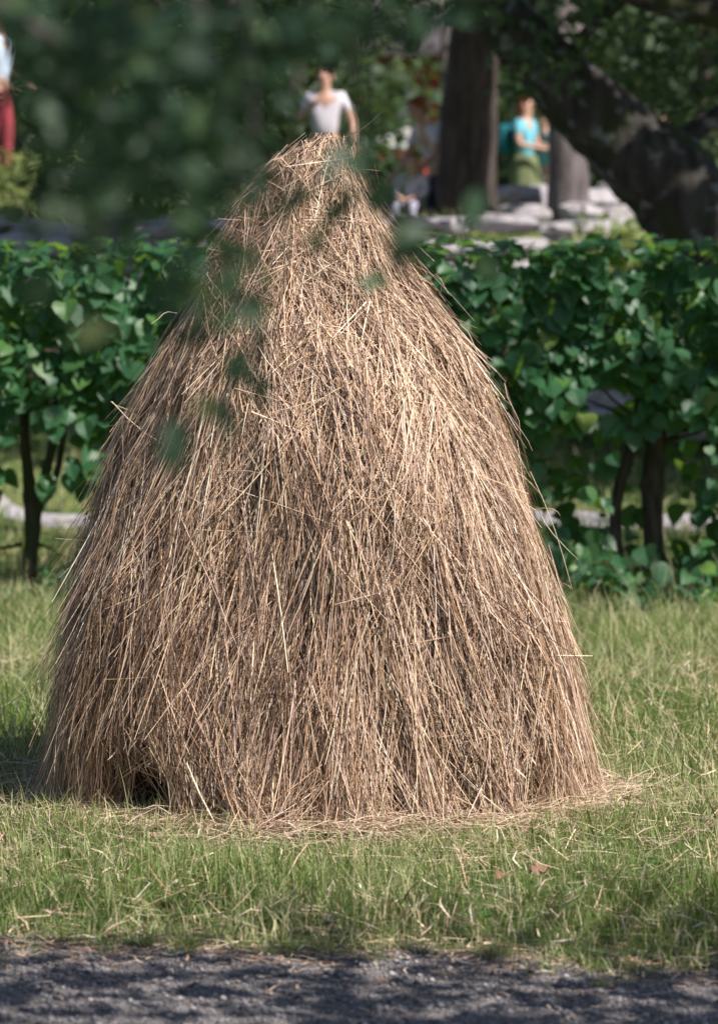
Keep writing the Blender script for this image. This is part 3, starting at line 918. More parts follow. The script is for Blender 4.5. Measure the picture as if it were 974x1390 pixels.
lt = [([V3(38, 812), V3(40, 770), V3(45, 710), V3(38, 640), V3(33, 570), V3(30, 480), V3(35, 380)], [0.050, 0.042, 0.050, 0.028, 0.024, 0.02, 0.01]),
      ([V3(46, 715), V3(58, 660), V3(72, 600), V3(84, 520), V3(95, 430)], [0.035, 0.026, 0.022, 0.02, 0.01]),
      ([V3(50, 700), V3(78, 640), V3(90, 560), V3(110, 470)], [0.02, 0.018, 0.017, 0.01]),
      ([V3(30, 738), V3(15, 742), V3(-5, 745)], [0.016, 0.011, 0.008]),
      ([V3(50, 738), V3(70, 745), V3(90, 758)], [0.010, 0.007, 0.004])]
rt = [([V3(884, 812), V3(886, 740), V3(884, 660), V3(890, 590), V3(880, 500), V3(900, 400)], [0.075, 0.062, 0.066, 0.058, 0.035, 0.015]),
      ([V3(850, 815), V3(835, 730), V3(838, 670), V3(856, 610), V3(868, 560), V3(850, 470)], [0.042, 0.036, 0.034, 0.034, 0.028, 0.012]),
      ([V3(895, 610), V3(915, 590), V3(945, 572), V3(980, 560)], [0.018, 0.012, 0.010, 0.006]),
      ([V3(878, 560), V3(850, 520), V3(800, 470)], [0.02, 0.014, 0.008])]
hedge_plant(-1.80, lt, 480, 560, 'lime hedge plant left of the haystack with a dark trunk forking low down', 260)
hedge_plant(1.60, rt, 480, 640, 'lime hedge plant right of the haystack with one thick and one curving stem', 280)
hedge_plant(-0.90, straight(-0.9), 480, 560, 'leafy hedge plant whose leaves meet the left shoulder of the haystack', 200)
hedge_plant(0.0, straight(0.0), 360, 560, 'hedge plant standing directly behind the narrow top of the haystack', 0)
hedge_plant(0.80, straight(0.8), 520, 620, 'leafy hedge plant filling the gap beside the right shoulder of the haystack', 240)
hedge_plant(2.45, straight(2.5), 480, 560, 'hedge plant cut off by the right edge of the photograph', 160)
hedge_plant(-2.65, straight(-2.7), 480, 560, 'hedge plant cut off by the left edge of the photograph', 120)
for X, lab in ((-3.5, 'second hedge plant beyond the left edge of the photograph'), (-4.4, 'outermost hedge plant at the left end of the row'), (3.3, 'second hedge plant beyond the right edge of the photograph'), (4.2, 'outermost hedge plant at the right end of the row')):
    hedge_plant(X, straight(X), 420, 520, lab, 0)


def weeds(name, px0, px1, n, label):
    """low leafy shoots at the hedge foot"""
    root = empty(name, at((px0 + px1) / 2, 812, 19.3), label, 'plant')
    a = at(px0, 812, 19.3).x; b = at(px1, 812, 19.3).x
    m = n
    x = RNG.uniform(a, b, m); y = RNG.uniform(19.0, 19.5, m); z = RNG.uniform(0.03, 0.36, m) * RNG.uniform(0.3, 1, m) * (0.35 + 0.65 * (np.sin(x * 11) > -0.2))
    c = np.stack([x, y, z], 1) - np.array(root.location)
    nr = np.stack([RNG.normal(0, 0.4, m), RNG.normal(-0.5, 0.3, m), np.full(m, 0.8)], 1)
    tp = np.stack([RNG.normal(0, 0.6, m), -RNG.uniform(0, 0.6, m), RNG.normal(-0.3, 0.4, m)], 1)
    leaf_mass('foliage', c, nr, tp, RNG.uniform(0.05, 0.12, m), 'lime', M_hedge, root)
    mb = MB()
    for k in range(7):
        xx = random.uniform(a, b); p0 = Vector((xx, 19.25, 0)); p1 = p0 + Vector((random.uniform(-.1, .1), 0, random.uniform(.2, .4)))
        mb.add(*tube([p0, (p0 + p1) / 2, p1], [0.006, 0.004, 0.002], 4))
    mb.build('stem', M_hbark, root, loc=-root.location)


weeds('seedling_clump', 800, 900, 100, 'clump of dark lime shoots at the foot of the thick hedge trunk')
weeds('seedling_clump', 925, 985, 36, 'low leafy shoots under the right end of the hedge')
weeds('seedling_clump', -10, 130, 46, 'dark leafy shoots round the foot of the forked hedge trunk')


# ------------------------------------------------------------------ trees behind the hedge
def crown(root, n, box, size, mat, kind='simple', clumps=40, csize=0.7, loc=None, name='crown', singles=0, mat_o=None):
    (x0, x1), (y0, y1), (z0, z1) = box
    cc = np.stack([RNG.uniform(x0, x1, clumps), RNG.uniform(y0, y1, clumps), RNG.uniform(z0, z1, clumps)], 1)
    ci = RNG.integers(0, clumps, n)
    c = cc[ci] + RNG.normal(0, 1, (n, 3)) * np.array([csize, csize, csize * 0.55]) * 0.6
    nr = norm(RNG.normal(0, 0.6, (n, 3)) + np.array([0, -0.3, 0.9]))
    tp = RNG.normal(0, 0.7, (n, 3)) + np.array([0, 0, -0.6])
    s = RNG.uniform(size * 0.6, size * 1.3, n)
    base = np.array(root.location)
    t = np.clip(RNG.beta(2, 3, n) + RNG.normal(0, 0.15, clumps)[ci], 0, 1)
    if singles:
        k = np.zeros(n, bool); k[:singles] = True
        leaf_objs(c[k], nr[k], tp[k], s[k], kind, mat_o, root, base)
        c, nr, tp, s, t = c[~k], nr[~k], tp[~k], s[~k], t[~k]
    leaf_mass(name, c - base, nr, tp, s, kind, mat, root, t)


def trunk(root, pts, rad, mat, name='trunk', n=26, sides=16, bump=0.16):
    P_, R_ = smooth_path(pts, rad, n)
    V_, F_ = tube(P_, R_, sides, bump, rad[0] * 50)
    b = root.location
    return MB().add(V_, F_).build(name, mat, root, smooth=True, loc=(-b[0], -b[1], -b[2]))


# straight dark trunk
t1 = empty('dark_tree', (at(636, 300, 34).x, 34, 0), 'straight dark tree trunk standing behind the hedge among the pale rocks', 'tree')
x1 = at(634, 300, 34).x
trunk(t1, [(x1 + 0.02, 34, 1.75), (x1, 34, 2.2), (x1 + 0.03, 34, 3.4), (x1 + 0.12, 34, 4.6), (x1 + 0.1, 34, 7.5), (x1, 34, 10)], [0.33, 0.285, 0.245, 0.225, 0.18, 0.08], M_bark)
trunk(t1, [(x1 + 0.1, 34, 4.6), (x1 - 0.8, 33.6, 5.6), (x1 - 2.0, 33.3, 6.2)], [0.10, 0.07, 0.03], M_bark, 'limb', 12, 8)
crown(t1, 3000, ((x1 - 2.5, x1 + 1.2), (35.2, 37.8), (7.2, 10)), 0.30, M_far, clumps=40, csize=0.9)

# grey stump like trunk between the rocks
x2 = at(771, 290, 33).x
t2 = empty('grey_tree', (x2, 33, 0), 'grey tree trunk half hidden behind the leaning tree', 'tree')
trunk(t2, [(x2 + 0.01, 33, 1.8), (x2, 33, 2.2), (x2 - 0.02, 33, 3.0), (x2 - 0.05, 33.2, 4.6), (x2 - 0.2, 33.4, 8.5)], [0.21, 0.19, 0.175, 0.165, 0.07], M_bark2)
crown(t2, 2200, ((x2 - 2.0, x2 + 0.6), (34.5, 37), (6.5, 9.0)), 0.30, M_far, clumps=30, csize=0.9)

# big leaning tree
YL = 27.0
t3 = empty('leaning_tree', (at(960, 330, YL).x + 0.9, YL, g1(3.4, YL)), 'huge leaning tree with mossy lichen spotted bark crossing the upper right', 'tree')
trunk(t3, [at(1085, 560, YL), at(1005, 400, YL), at(940, 288, YL), at(873, 218, YL), at(797, 146, YL), at(725, 72, YL), at(655, -6, YL), at(585, -110, YL)],
      [0.50, 0.43, 0.365, 0.33, 0.29, 0.23, 0.185, 0.12], M_bark3, n=44, sides=22, bump=0.14)
trunk(t3, [at(905, 228, YL), at(935, 186, YL + .2), at(975, 158, YL + .3), at(1050, 120, YL + .6)], [0.10, 0.085, 0.08, 0.07], M_bark3, 'limb', 16, 12)
trunk(t3, [at(760, 90, YL), at(800, 40, YL - .2), at(850, -5, YL - .3)], [0.055, 0.05, 0.045], M_bark3, 'limb', 12, 8)
trunk(t3, [at(820, -20, YL - 1), at(900, 4, YL - 1), at(985, 22, YL - 1), at(1100, 60, YL)], [0.05, 0.10, 0.115, 0.17], M_bark3, 'limb', 16, 12)
trunk(t3, [at(655, -10, YL), at(690, -80, YL + .4), at(740, -300, YL + 1)], [0.12, 0.09, 0.04], M_bark3, 'limb', 12, 10)


def clusters(root, specs, size, kind, mat, mat_o, singles, Yj, nm='crown'):
    """leaf clusters: (px, py, rx, ry, Y, n)"""
    C = []
    for px, py, rx, ry, Y, n in specs:
        m = 0
        for _ in range(n):
            a = random.uniform(0, 6.283); q = math.sqrt(random.random())
            C.append(tuple(at(px + rx * q * math.cos(a), py + ry * q * math.sin(a), Y + random.uniform(-Yj, Yj))))
    c = np.array(C); n = len(c)
    nr = norm(RNG.normal(0, 0.45, (n, 3)) + np.array([0, -0.45, 0.75]))
    tp = RNG.normal(0, 0.55, (n, 3)) + np.array([0, -0.2, -0.6])
    s = RNG.uniform(size * 0.65, size * 1.25, n)
    base = np.array(root.location)
    k = np.zeros(n, bool)
    if singles:
        vis = [(i, s[i]) for i in range(n)]
        vis.sort(key=lambda q: -q[1]); k[[i for i, _ in vis[:singles]]] = True
        leaf_objs(c[k], nr[k], tp[k], s[k], kind, mat_o, root, base)
    if (~k).any(): leaf_mass(nm, c[~k] - base, nr[~k], tp[~k], s[~k], kind, mat, root)
    return c


rs = [(775, 16, 34, 26, 26.4, 46), (700, 10, 80, 24, 26.5, 40), (775, 55, 50, 36, 26.3, 34), (690, 75, 30, 22, 26.0, 22), (700, 118, 34, 16, 26.2, 22), (640, 20, 50, 22, 26.4, 30),
      (800, 20, 60, 30, 26.6, 50), (600, 12, 50, 18, 26.4, 30), (760, 105, 25, 25, 26.2, 16), (745, 90, 40, 22, 26.1, 24),
      (860, 50, 70, 55, 28.2, 150), (930, 100, 60, 60, 28.5, 170), (900, 160, 45, 40, 28.8, 60), (960, 40, 50, 40, 28.2, 70), (960, 240, 26, 60, 28.8, 70), (850, 120, 40, 50, 29, 60), (940, 200, 40, 30, 29, 40)]
clusters(t3, rs, 0.105, 'simple', M_far, M_far_o, 290, 0.5)
crown(t3, 8000, ((-2.0, 3.0), (25.5, 30.5), (5.0, 9.5)), 0.26, M_far, clumps=60, csize=1.0, name='unseen_crown')
crown(t3, 5600, ((3.6, 8.8), (22.8, 27.2), (5.3, 8.4)), 0.24, M_far, clumps=60, csize=0.7, name='unseen_crown')  # out-of-view leaf clump added to shade the leaning trunk

# slender trees and shrubs further back: dark wood behind the rocks
def back_tree(px, Y, r, lean, label, zc=(2.6, 8.5), n=5200, sz=0.17, mat=M_far, bk=M_bark, wx=2.2, cl=34, cs=0.7):
    x = at(px, 300, Y).x; z = g1(x, Y)
    o = empty('background_tree', (x, Y, z), label, 'tree', 'trees in the dark wood behind')
    trunk(o, [(x, Y, z - 0.1), (x + lean * 0.3, Y, z + 2.2), (x + lean, Y, z + 6.5)], [r, r * 0.8, r * 0.3], bk, n=12, sides=9)
    crown(o, n, ((x - wx, x + wx), (Y - 1.5, Y + 1.5), zc), sz, mat, clumps=cl, csize=cs)
    return o


back_tree(596, 47, 0.085, 0.25, 'slender grey trunk rising in front of the red cottage', (6.2, 9.5), 2500, 0.25, bk=M_bark2)
back_tree(310, 44, 0.16, 0.1, 'dark trunk seen through the hanging leaves left of the haystack top')
back_tree(360, 50, 0.20, -0.2, 'thick dark trunk just left of the woman in the white top', (4.5, 9))
back_tree(200, 46, 0.14, 0.3, 'thin dark trunk deep in the shade behind the hanging leaves', (2.8, 8))
back_tree(90, 49, 0.2, -0.2, 'dark trunk beside the visitor in red trousers', (3.0, 9))
back_tree(860, 52, 0.18, 0.3, 'bushy tree behind the leaning trunk at the upper right', (2.4, 8.5), 5200, 0.2)
back_tree(960, 48, 0.15, -0.3, 'leafy tree at the far right behind the leaning trunk', (2.4, 8.5), 5200, 0.2)
back_tree(710, 62, 0.2, 0.2, 'distant tree between the dark trunk and the grey trunk', (3.0, 9), 4200, 0.24)
back_tree(480, 66, 0.2, 0.3, 'distant tree behind the cottage gable', (3.5, 11), 4200, 0.3)
back_tree(20, 64, 0.2, 0.3, 'distant tree at the far left edge', (3.0, 11), 4200, 0.3)
back_tree(1060, 60, 0.2, 0.3, 'distant tree beyond the right edge', (2.6, 11), 4200, 0.3)

# far wood that reads as one mass
n = 26000
x = RNG.uniform(-30, 30, n); y = RNG.uniform(74, 92, n); z = G(x, y) + RNG.uniform(0, 1, n) ** 0.8 * (9 + 2.5 * np.sin(x * 0.7) + 1.5 * np.sin(x * 1.9))
c = np.stack([x, y, z], 1)
o = leaf_mass('woodland', c, norm(RNG.normal(0, 0.6, (n, 3)) + np.array([0, -0.5, 0.7])), RNG.normal(0, 1, (n, 3)), RNG.uniform(0.4, 0.9, n), 'simple', M_far)
tag(o, 'dark mass of distant woodland closing the view', 'woodland', kind='stuff')

# pale yellow green bush before the cottage
xb = at(500, 200, 53).x
bush = empty('pale_bush', (xb, 53, g1(xb, 53)), 'pale yellow green bush beside the white cottage window', 'bush')
crown(bush, 1500, ((xb - 0.25, xb + 0.22), (52.6, 53.4), (2.5, 4.4)), 0.12, M_bush, clumps=18, csize=0.35, name='foliage')
trunk(bush, [(xb, 53, 2.0), (xb + 0.05, 53, 3.8)], [0.04, 0.02], M_bark2, 'stem', 6, 6)
for px, py, Y, wx, zt, lab in ((565, 285, 51, 0.75, 0.82, 'dark undergrowth in front of the red cottage wall'), (780, 280, 50, 1.2, 0.7, 'dark undergrowth behind the grey trunk'), (40, 270, 36, 0.5, 0.35, 'low green weeds on the mound below the visitor in red trousers'), (850, 300, 31.5, 0.35, 0.35, 'low green plants between the pale rocks and the leaning trunk'),
                               (250, 290, 34.5, 1.3, 0.7, 'undergrowth on the bank left of the haystack top')):
    p = at(px, py, Y); z0 = g1(p.x, Y)
    o = empty('undergrowth_plant', (p.x, Y, z0), lab, 'plant')
    crown(o, 700 if px in (40, 850) else 4800, ((p.x - wx, p.x + wx), (Y - .3, Y + .3), (z0, z0 + zt)), 0.10, M_bush if px in (40, 850) else M_far, clumps=16, csize=0.25, name='foliage')

# ------------------------------------------------------------------ stones
rock_me = []
for s in range(5):
    import bmesh
    bm = bmesh.new(); bmesh.ops.create_icosphere(bm, subdivisions=3, radius=1.0)
    cuts = [Vector((random.gauss(0, 1), random.gauss(0, 1), random.gauss(0, 1))).normalized() for _ in range(13)]
    for v in bm.verts:
        q = v.co * 1.3 + Vector((s * 7.1, 0, 0))
        v.co *= 1 + 0.30 * mnoise.noise(q) + 0.12 * mnoise.noise(q * 3)
        v.co *= 1 + 0.16 * mnoise.noise(q * 2.1 + Vector((3, 1, 0)))
        v.co.z = min(v.co.z, 0.72 + 0.2 * mnoise.noise(q * 1.5))
        for cu in cuts:
            dd = v.co.dot(cu) - 0.74
            if dd > 0: v.co -= cu * dd
    me = bpy.data.meshes.new('stone'); bm.to_mesh(me); bm.free(); me.materials.append(M_rock); rock_me.append(me)


def wall_of(name, rows, label):
    """rows: px0, px1, py_top, Y, stone half length, half height"""
    p0 = at((rows[0][0] + rows[0][1]) / 2, 300, rows[0][3])
    root = empty(name, (p0.x, p0.y, g1(p0.x, p0.y)), label, 'stone wall')
    for px0, px1, py, Y, hl, hh in rows:
        x = at(px0, py, Y).x; xe = at(px1, py, Y).x
        while x < xe:
            l = hl * random.uniform(0.7, 1.35)
            h = hh * random.uniform(0.8, 1.2)
            top = at(0, py, Y).z + random.uniform(-0.04, 0.03)
            o = bpy.data.objects.new('stone', random.choice(rock_me)); COL.objects.link(o); o.parent = root
            o.location = Vector((x + l, Y + random.uniform(-0.08, 0.08), top - h * 0.62)) - root.location
            o.scale = (l, random.uniform(0.25, 0.4), h); o.rotation_euler = (random.uniform(-.06, .06), random.uniform(-.06, .06), random.uniform(-.3, .3))
            x += l * 1.62
    return root


wall_of('stone_wall', [(-150, 1200, 297, 32.2, 0.52, 0.13), (-150, 1200, 324, 31.9, 0.42, 0.14), (-150, 1200, 360, 31.8, 0.40, 0.18)], 'low wall of pale flat boulders running along the top of the bank')
wall_of('rock_pile', [(665, 750, 256, 33.6, 0.30, 0.16), (668, 760, 280, 33.0, 0.30, 0.15), (798, 838, 250, 34.0, 0.18, 0.20), (795, 880, 280, 33.2, 0.24, 0.16)], 'pile of pale lilac rocks beside the grey tree trunk')
wall_of('rock_pile', [(395, 590, 296, 33.4, 0.30, 0.14)], 'pale rocks in front of the seated child, right of the haystack top')
wall_of('rock_pile', [(770, 1020, 528, 28.0, 0.34, 0.16), (760, 1020, 556, 27.8, 0.34, 0.16)], 'pale stones on the bank seen through a gap in the hedge')

# ------------------------------------------------------------------ cottage
YC = 58.0
def CX(px): return at(px, 200, YC).x
def CZ(py): return at(500, py, YC).z
M_red = plain('red_paint', (0.40, 0.065, 0.060), 0.85, 0.1, 0.25, 6)
M_white = plain('white_paint', (0.78, 0.77, 0.76), 0.6, 0.3, 0.05, 6)
M_glass = plain('window_glass', (0.03, 0.035, 0.04), 0.08, 0.6, 0.1, 2)
M_roof = plain('dark_roof', (0.07, 0.06, 0.065), 0.85, 0.2, 0.3, 4)
cz0 = g1(CX(560), YC)
cot = empty('red_cottage', (CX(560), YC, cz0), 'red wooden cottage with a white framed window behind the trees', 'cottage')
def cb(name, x0, x1, y0, y1, z0, z1, mat, parent=cot):
    off = cot.location if parent is cot else Vector((0, 0, 0))
    mb = MB().box(((x0 + x1) / 2, (y0 + y1) / 2, (z0 + z1) / 2), (x1 - x0, y1 - y0, z1 - z0))
    mb.v = [v - cot.location for v in mb.v]
    return mb.build(name, mat, parent)
xl, xr = CX(503), CX(640)
cb('wall', xl, xr, YC + 0.03, YC + 4, cz0 - 0.2, CZ(58), M_red)
x = xl; wx0, wx1, wz0, wz1 = CX(500) + 0.12, CX(548), CZ(184), CZ(108)
while x < xr - 0.02:
    w_ = min(0.19, xr - x)
    d_ = random.uniform(0.0, 0.012)
    if x + w_ > wx0 and x < wx1:
        cb('plank', x + .006, x + w_ - .006, YC - d_, YC + 0.028, cz0 - 0.1, wz0 - 0.03, M_red)
        cb('plank', x + .006, x + w_ - .006, YC - d_, YC + 0.028, wz1 + 0.03, CZ(60), M_red)
    else:
        cb('plank', x + .006, x + w_ - .006, YC - d_, YC + 0.028, cz0 - 0.1, CZ(60), M_red)
    x += 0.19
win = cb('window', wx0 + .02, wx1 - .02, YC - 0.01, YC + 0.02, wz0, wz1, M_glass)
fw = 0.20
cb('frame', wx0 - fw / 2, wx0 + fw / 2, YC - 0.05, YC - 0.012, wz0 - fw, wz1 + fw, M_white, win)
cb('frame', wx1 - fw / 2, wx1 + fw / 2, YC - 0.05, YC - 0.012, wz0 - fw, wz1 + fw, M_white, win)
cb('frame', wx0 + fw / 2, wx1 - fw / 2, YC - 0.05, YC - 0.012, wz0 - fw, wz0, M_white, win)
cb('frame', wx0 + fw / 2, wx1 - fw / 2, YC - 0.05, YC - 0.012, wz1, wz1 + fw, M_white, win)
cb('glazing_bar', wx0 + fw / 2, wx1 - fw / 2, YC - 0.03, YC - 0.012, (wz0 + wz1) / 2 - 0.02, (wz0 + wz1) / 2 + 0.02, M_white, win)
cb('corner_board', CX(604), CX(619), YC - 0.04, YC - 0.014, cz0, CZ(60), M_white)
rb = MB(); zr = CZ(58)
Vr = [(xl - .4, YC - .6, zr - .1), (xr + .4, YC - .6, zr - .1), (xr + .4, YC + 2, zr + 1.7), (xl - .4, YC + 2, zr + 1.7), (xl - .4, YC + 4.6, zr - .1), (xr + .4, YC + 4.6, zr - .1)]
Vr2 = [(a, b, c - 0.12) for a, b, c in Vr]
rb.add([Vector(v) - cot.location for v in Vr + Vr2], [(0, 1, 2, 3), (3, 2, 5, 4), (6, 9, 8, 7), (9, 10, 11, 8), (0, 6, 7, 1), (4, 5, 11, 10), (0, 3, 9, 6), (3, 4, 10, 9), (1, 7, 8, 2), (2, 8, 11, 5)])
rb.build('roof', M_roof, cot)
mb = MB().add([Vector(v) - cot.location for v in [(xl, YC + .03, zr - .2), (xl, YC + 4, zr - .2), (xl, YC + 2, zr + 1.5), (xl + .1, YC + .03, zr - .2), (xl + .1, YC + 4, zr - .2), (xl + .1, YC + 2, zr + 1.5)]],
              [(0, 1, 2), (3, 5, 4), (0, 2, 5, 3), (1, 4, 5, 2), (0, 3, 4, 1)])
mb.build('gable', M_red, cot)

# ------------------------------------------------------------------ people
M_skin = plain('skin', (0.50, 0.29, 0.22), 0.5, 0.4, 0.08, 20)
M_hairD = plain('dark_hair', (0.035, 0.022, 0.018), 0.5, 0.4, 0.3, 60)
M_hairR = plain('auburn_hair', (0.22, 0.07, 0.035), 0.5, 0.4, 0.3, 60)
M_hairG = plain('grey_hair', (0.45, 0.43, 0.42), 0.6, 0.3, 0.2, 60)
M_eye = plain('eye', (0.02, 0.015, 0.012), 0.2, 0.5, 0.1, 10)
M_lip = plain('lip', (0.40, 0.12, 0.10), 0.5, 0.3, 0.1, 10)
def cloth(name, c): return plain(name, c, 0.9, 0.1, 0.10, 9)
C_white, C_lilac, C_blue, C_red, C_turq = cloth('white_cotton', (0.60, 0.56, 0.63)), cloth('lilac_cotton', (0.60, 0.52, 0.66)), cloth('pale_blue_cotton', (0.55, 0.66, 0.82)), cloth('red_cotton', (0.32, 0.06, 0.08)), cloth('turquoise_cotton', (0.15, 0.42, 0.52))
C_khaki, C_navy, C_teal, C_grey = cloth('khaki_cotton', (0.15, 0.17, 0.09)), cloth('navy_cotton', (0.03, 0.035, 0.07)), cloth('teal_nylon', (0.02, 0.13, 0.17)), cloth('grey_lilac_cotton', (0.34, 0.32, 0.42))


def skin_mesh(name, verts, edges, radii, mat, parent, root=0, sub=2):
    me = bpy.data.meshes.new(name)
    me.from_pydata([tuple(v) for v in verts], edges, [])
    o = bpy.data.objects.new(name, me); COL.objects.link(o); o.parent = parent
    me.materials.append(mat)
    md = o.modifiers.new('skin', 'SKIN'); md.use_smooth_shade = True
    sv = me.skin_vertices[0].data if me.skin_vertices else None
    if sv is None:
        import bmesh as _b
        bm = _b.new(); bm.from_mesh(me); bm.verts.layers.skin.verify(); bm.to_mesh(me); bm.free()
        sv = me.skin_vertices[0].data
    for i, r in enumerate(radii):
        sv[i].radius = r if isinstance(r, tuple) else (r, r)
        sv[i].use_root = (i == root)
    s = o.modifiers.new('sub', 'SUBSURF'); s.levels = sub; s.render_levels = sub
    return o


def person(loc, rz, height, label, J, top, bottom, hair, skirt=False, sleeve=1, long_hair=False, cat='person'):
    """J holds joints in a frame where -Y is forward and the unit is a 1.70 m figure"""
    root = empty('person', loc, label, cat)
    root.rotation_euler = (0, 0, rz)
    k = height / 1.70
    D = dict(pelvis=(0, 0, .95), waist=(0, 0, 1.08), chest=(0, -.01, 1.27), neck=(0, .0, 1.43), chin=(0, -.02, 1.50), head=(0, -.015, 1.585), crown=(0, .0, 1.65),
             shL=(-.17, 0, 1.39), elL=(-.22, .02, 1.12), wrL=(-.22, -.06, .88), shR=(.17, 0, 1.39), elR=(.22, .02, 1.12), wrR=(.22, -.06, .88),
             hipL=(-.09, 0, .90), knL=(-.10, -.02, .50), anL=(-.10, .02, .09), hipR=(.09, 0, .90), knR=(.10, -.02, .50), anR=(.10, .02, .09))
    D.update({a: b for a, b in J.items() if a != 'face'})
    D = {a: Vector(b) * k for a, b in D.items()}
    names = list(D); idx = {a: i for i, a in enumerate(names)}
    verts = [D[a] for a in names]
    rad = dict(pelvis=(.135, .10), waist=(.115, .085), chest=(.14, .10), neck=.052, chin=.062, head=(.078, .09), crown=(.062, .07), shL=.058, shR=.058, elL=.040, elR=.040, wrL=.027, wrR=.027,
               hipL=.085, hipR=.085, knL=.055, knR=.055, anL=.038, anR=.038)
    radii = [tuple(q * k for q in rad[a]) if isinstance(rad[a], tuple) else rad[a] * k for a in names]
    E = [('pelvis', 'waist'), ('waist', 'chest'), ('chest', 'neck'), ('neck', 'chin'), ('chin', 'head'), ('head', 'crown'), ('chest', 'shL'), ('shL', 'elL'), ('elL', 'wrL'), ('chest', 'shR'), ('shR', 'elR'), ('elR', 'wrR'),
         ('pelvis', 'hipL'), ('hipL', 'knL'), ('knL', 'anL'), ('pelvis', 'hipR'), ('hipR', 'knR'), ('knR', 'anR')]
    edges = [(idx[a], idx[b]) for a, b in E]
    def addv(p, r, frm):
        verts.append(Vector(p)); radii.append(r); edges.append((frm, len(verts) - 1)); return len(verts) - 1
    for s in 'LR':
        f = addv(D['an' + s] + Vector((0, -.12, -.055)) * k, .032 * k, idx['an' + s]); addv(D['an' + s] + Vector((0, -.18, -.06)) * k, .022 * k, f)
        d = (D['wr' + s] - D['el' + s]).normalized(); sd = d.cross(Vector((0, 0, 1)))
        sd = sd.normalized() if sd.length > .2 else Vector((1, 0, 0))
        palm = addv(D['wr' + s] + d * .06 * k, (.036 * k, .018 * k), idx['wr' + s])
        for q, ln in ((-1.5, .07), (-.5, .085), (.5, .08), (1.5, .062)):
            a = addv(D['wr' + s] + (d * .115 + sd * q * .021) * k, .0095 * k, palm)
            addv(verts[a] + (d * ln * .8 + Vector((0, -.01, -.01))) * k, .007 * k, a)
        a = addv(D['wr' + s] + (d * .055 - sd * .055) * k, .011 * k, palm); addv(verts[a] + (d * .035 - sd * .012) * k, .008 * k, a)
    hd = (D['crown'] - D['chin']).normalized()
    fwd = Vector((J.get('face', (0, -1, 0)))); fwd = (fwd - hd * fwd.dot(hd)).normalized()
    addv(D['head'] + (fwd * .105 - hd * .02) * k, .012 * k, idx['head'])
    skin_mesh('body', verts, edges, radii, M_skin, root, 0, 1)
    side = fwd.cross(hd)
    for sgn in (-1, 1):
        e = MB(); c = D['head'] + (fwd * .088 + side * .032 * sgn + hd * .012) * k
        e.add(*tube([c - fwd * .01 * k, c + fwd * .004 * k], [.011 * k, .006 * k], 8)); e.build('eye', M_eye, root)
        c = D['head'] + (side * .084 * sgn - hd * .005) * k
        MB().add(*tube([c - hd * .028 * k, c, c + hd * .028 * k], [.008 * k, .014 * k, .010 * k], 6)).build('ear', M_skin, root, smooth=True)
    c = D['head'] + (fwd * .084 - hd * .052) * k
    MB().add(*tube([c - side * .024 * k, c + fwd * .006 * k, c + side * .024 * k], [.003 * k, .007 * k, .003 * k], 6)).build('mouth', M_lip, root)
    # hair cap
    hv = [D['head'] - fwd * .035 * k + hd * .02 * k, D['crown'] - fwd * .010 * k + hd * .012 * k, D['chin'] - fwd * .07 * k + hd * .02 * k]; hr = [(.088 * k, .085 * k), .074 * k, .055 * k]; he = [(0, 1), (0, 2)]
    if long_hair: hv.append(D['neck'] - fwd * .08 * k - hd * .06 * k); hr.append(.05 * k); he.append((2, 3))
    skin_mesh('hair', hv, he, hr, hair, root, 0, 1)
    # top
    tn = ['waist', 'chest', 'neckb', 'shL', 'shR']; DD = dict(D); DD['neckb'] = D['chest'] * .25 + D['neck'] * .75; DD['hem'] = D['pelvis'] * .85 + D['waist'] * .15
    tv = [DD['hem'], DD['waist'], DD['chest'], DD['neckb'], DD['shL'], DD['shR']]
    tr = [(.15 * k, .118 * k), (.132 * k, .10 * k), (.157 * k, .116 * k), .066 * k, .072 * k, .072 * k]; te = [(0, 1), (1, 2), (2, 3), (2, 4), (2, 5)]
    for s, i0 in (('L', 4), ('R', 5)):
        e = D['sh' + s].lerp(D['el' + s], .62 if sleeve == 1 else 1.0)
        tv.append(e); tr.append(.058 * k); te.append((i0, len(tv) - 1))
        if sleeve == 2:
            tv.append(D['el' + s].lerp(D['wr' + s], .85)); tr.append(.042 * k); te.append((len(tv) - 2, len(tv) - 1))
    skin_mesh('shirt', tv, te, tr, top, root, 2, 1)
    if skirt:
        ps = D['waist'] * .2 + D['pelvis'] * .8
        lo = (D['knL'] + D['knR']) / 2
        mb = MB(); P_, R_ = smooth_path([ps + Vector((0, 0, .05)), ps.lerp(lo, .35), ps.lerp(lo, .9), lo + Vector((0, 0, -.16 * k))], [.135 * k, .175 * k, .20 * k, .215 * k], 10)
        V_, F_ = tube(P_, R_, 28, 0); V_ = [v + Vector((0, 0, 0)) + (Vector((v.x, v.y, 0)) - Vector((ps.x, ps.y, 0))) * .07 * math.sin((i % 28) * 2 * math.pi / 28 * 7) * (i // 28) / 9 for i, v in enumerate(V_)]
        mb.add(V_, F_).build('skirt', bottom, root, smooth=True)
    else:
        bv = [D['waist'] * .3 + D['pelvis'] * .7, D['pelvis']]; br = [(.135 * k, .105 * k), (.145 * k, .115 * k)]; be = [(0, 1)]
        for s in 'LR':
            i0 = len(bv); bv += [D['hip' + s], D['kn' + s], D['an' + s] + Vector((0, 0, .03 * k))]; br += [.098 * k, .07 * k, .058 * k]; be += [(1, i0), (i0, i0 + 1), (i0 + 1, i0 + 2)]
        skin_mesh('trousers', bv, be, br, bottom, root, 1, 1)
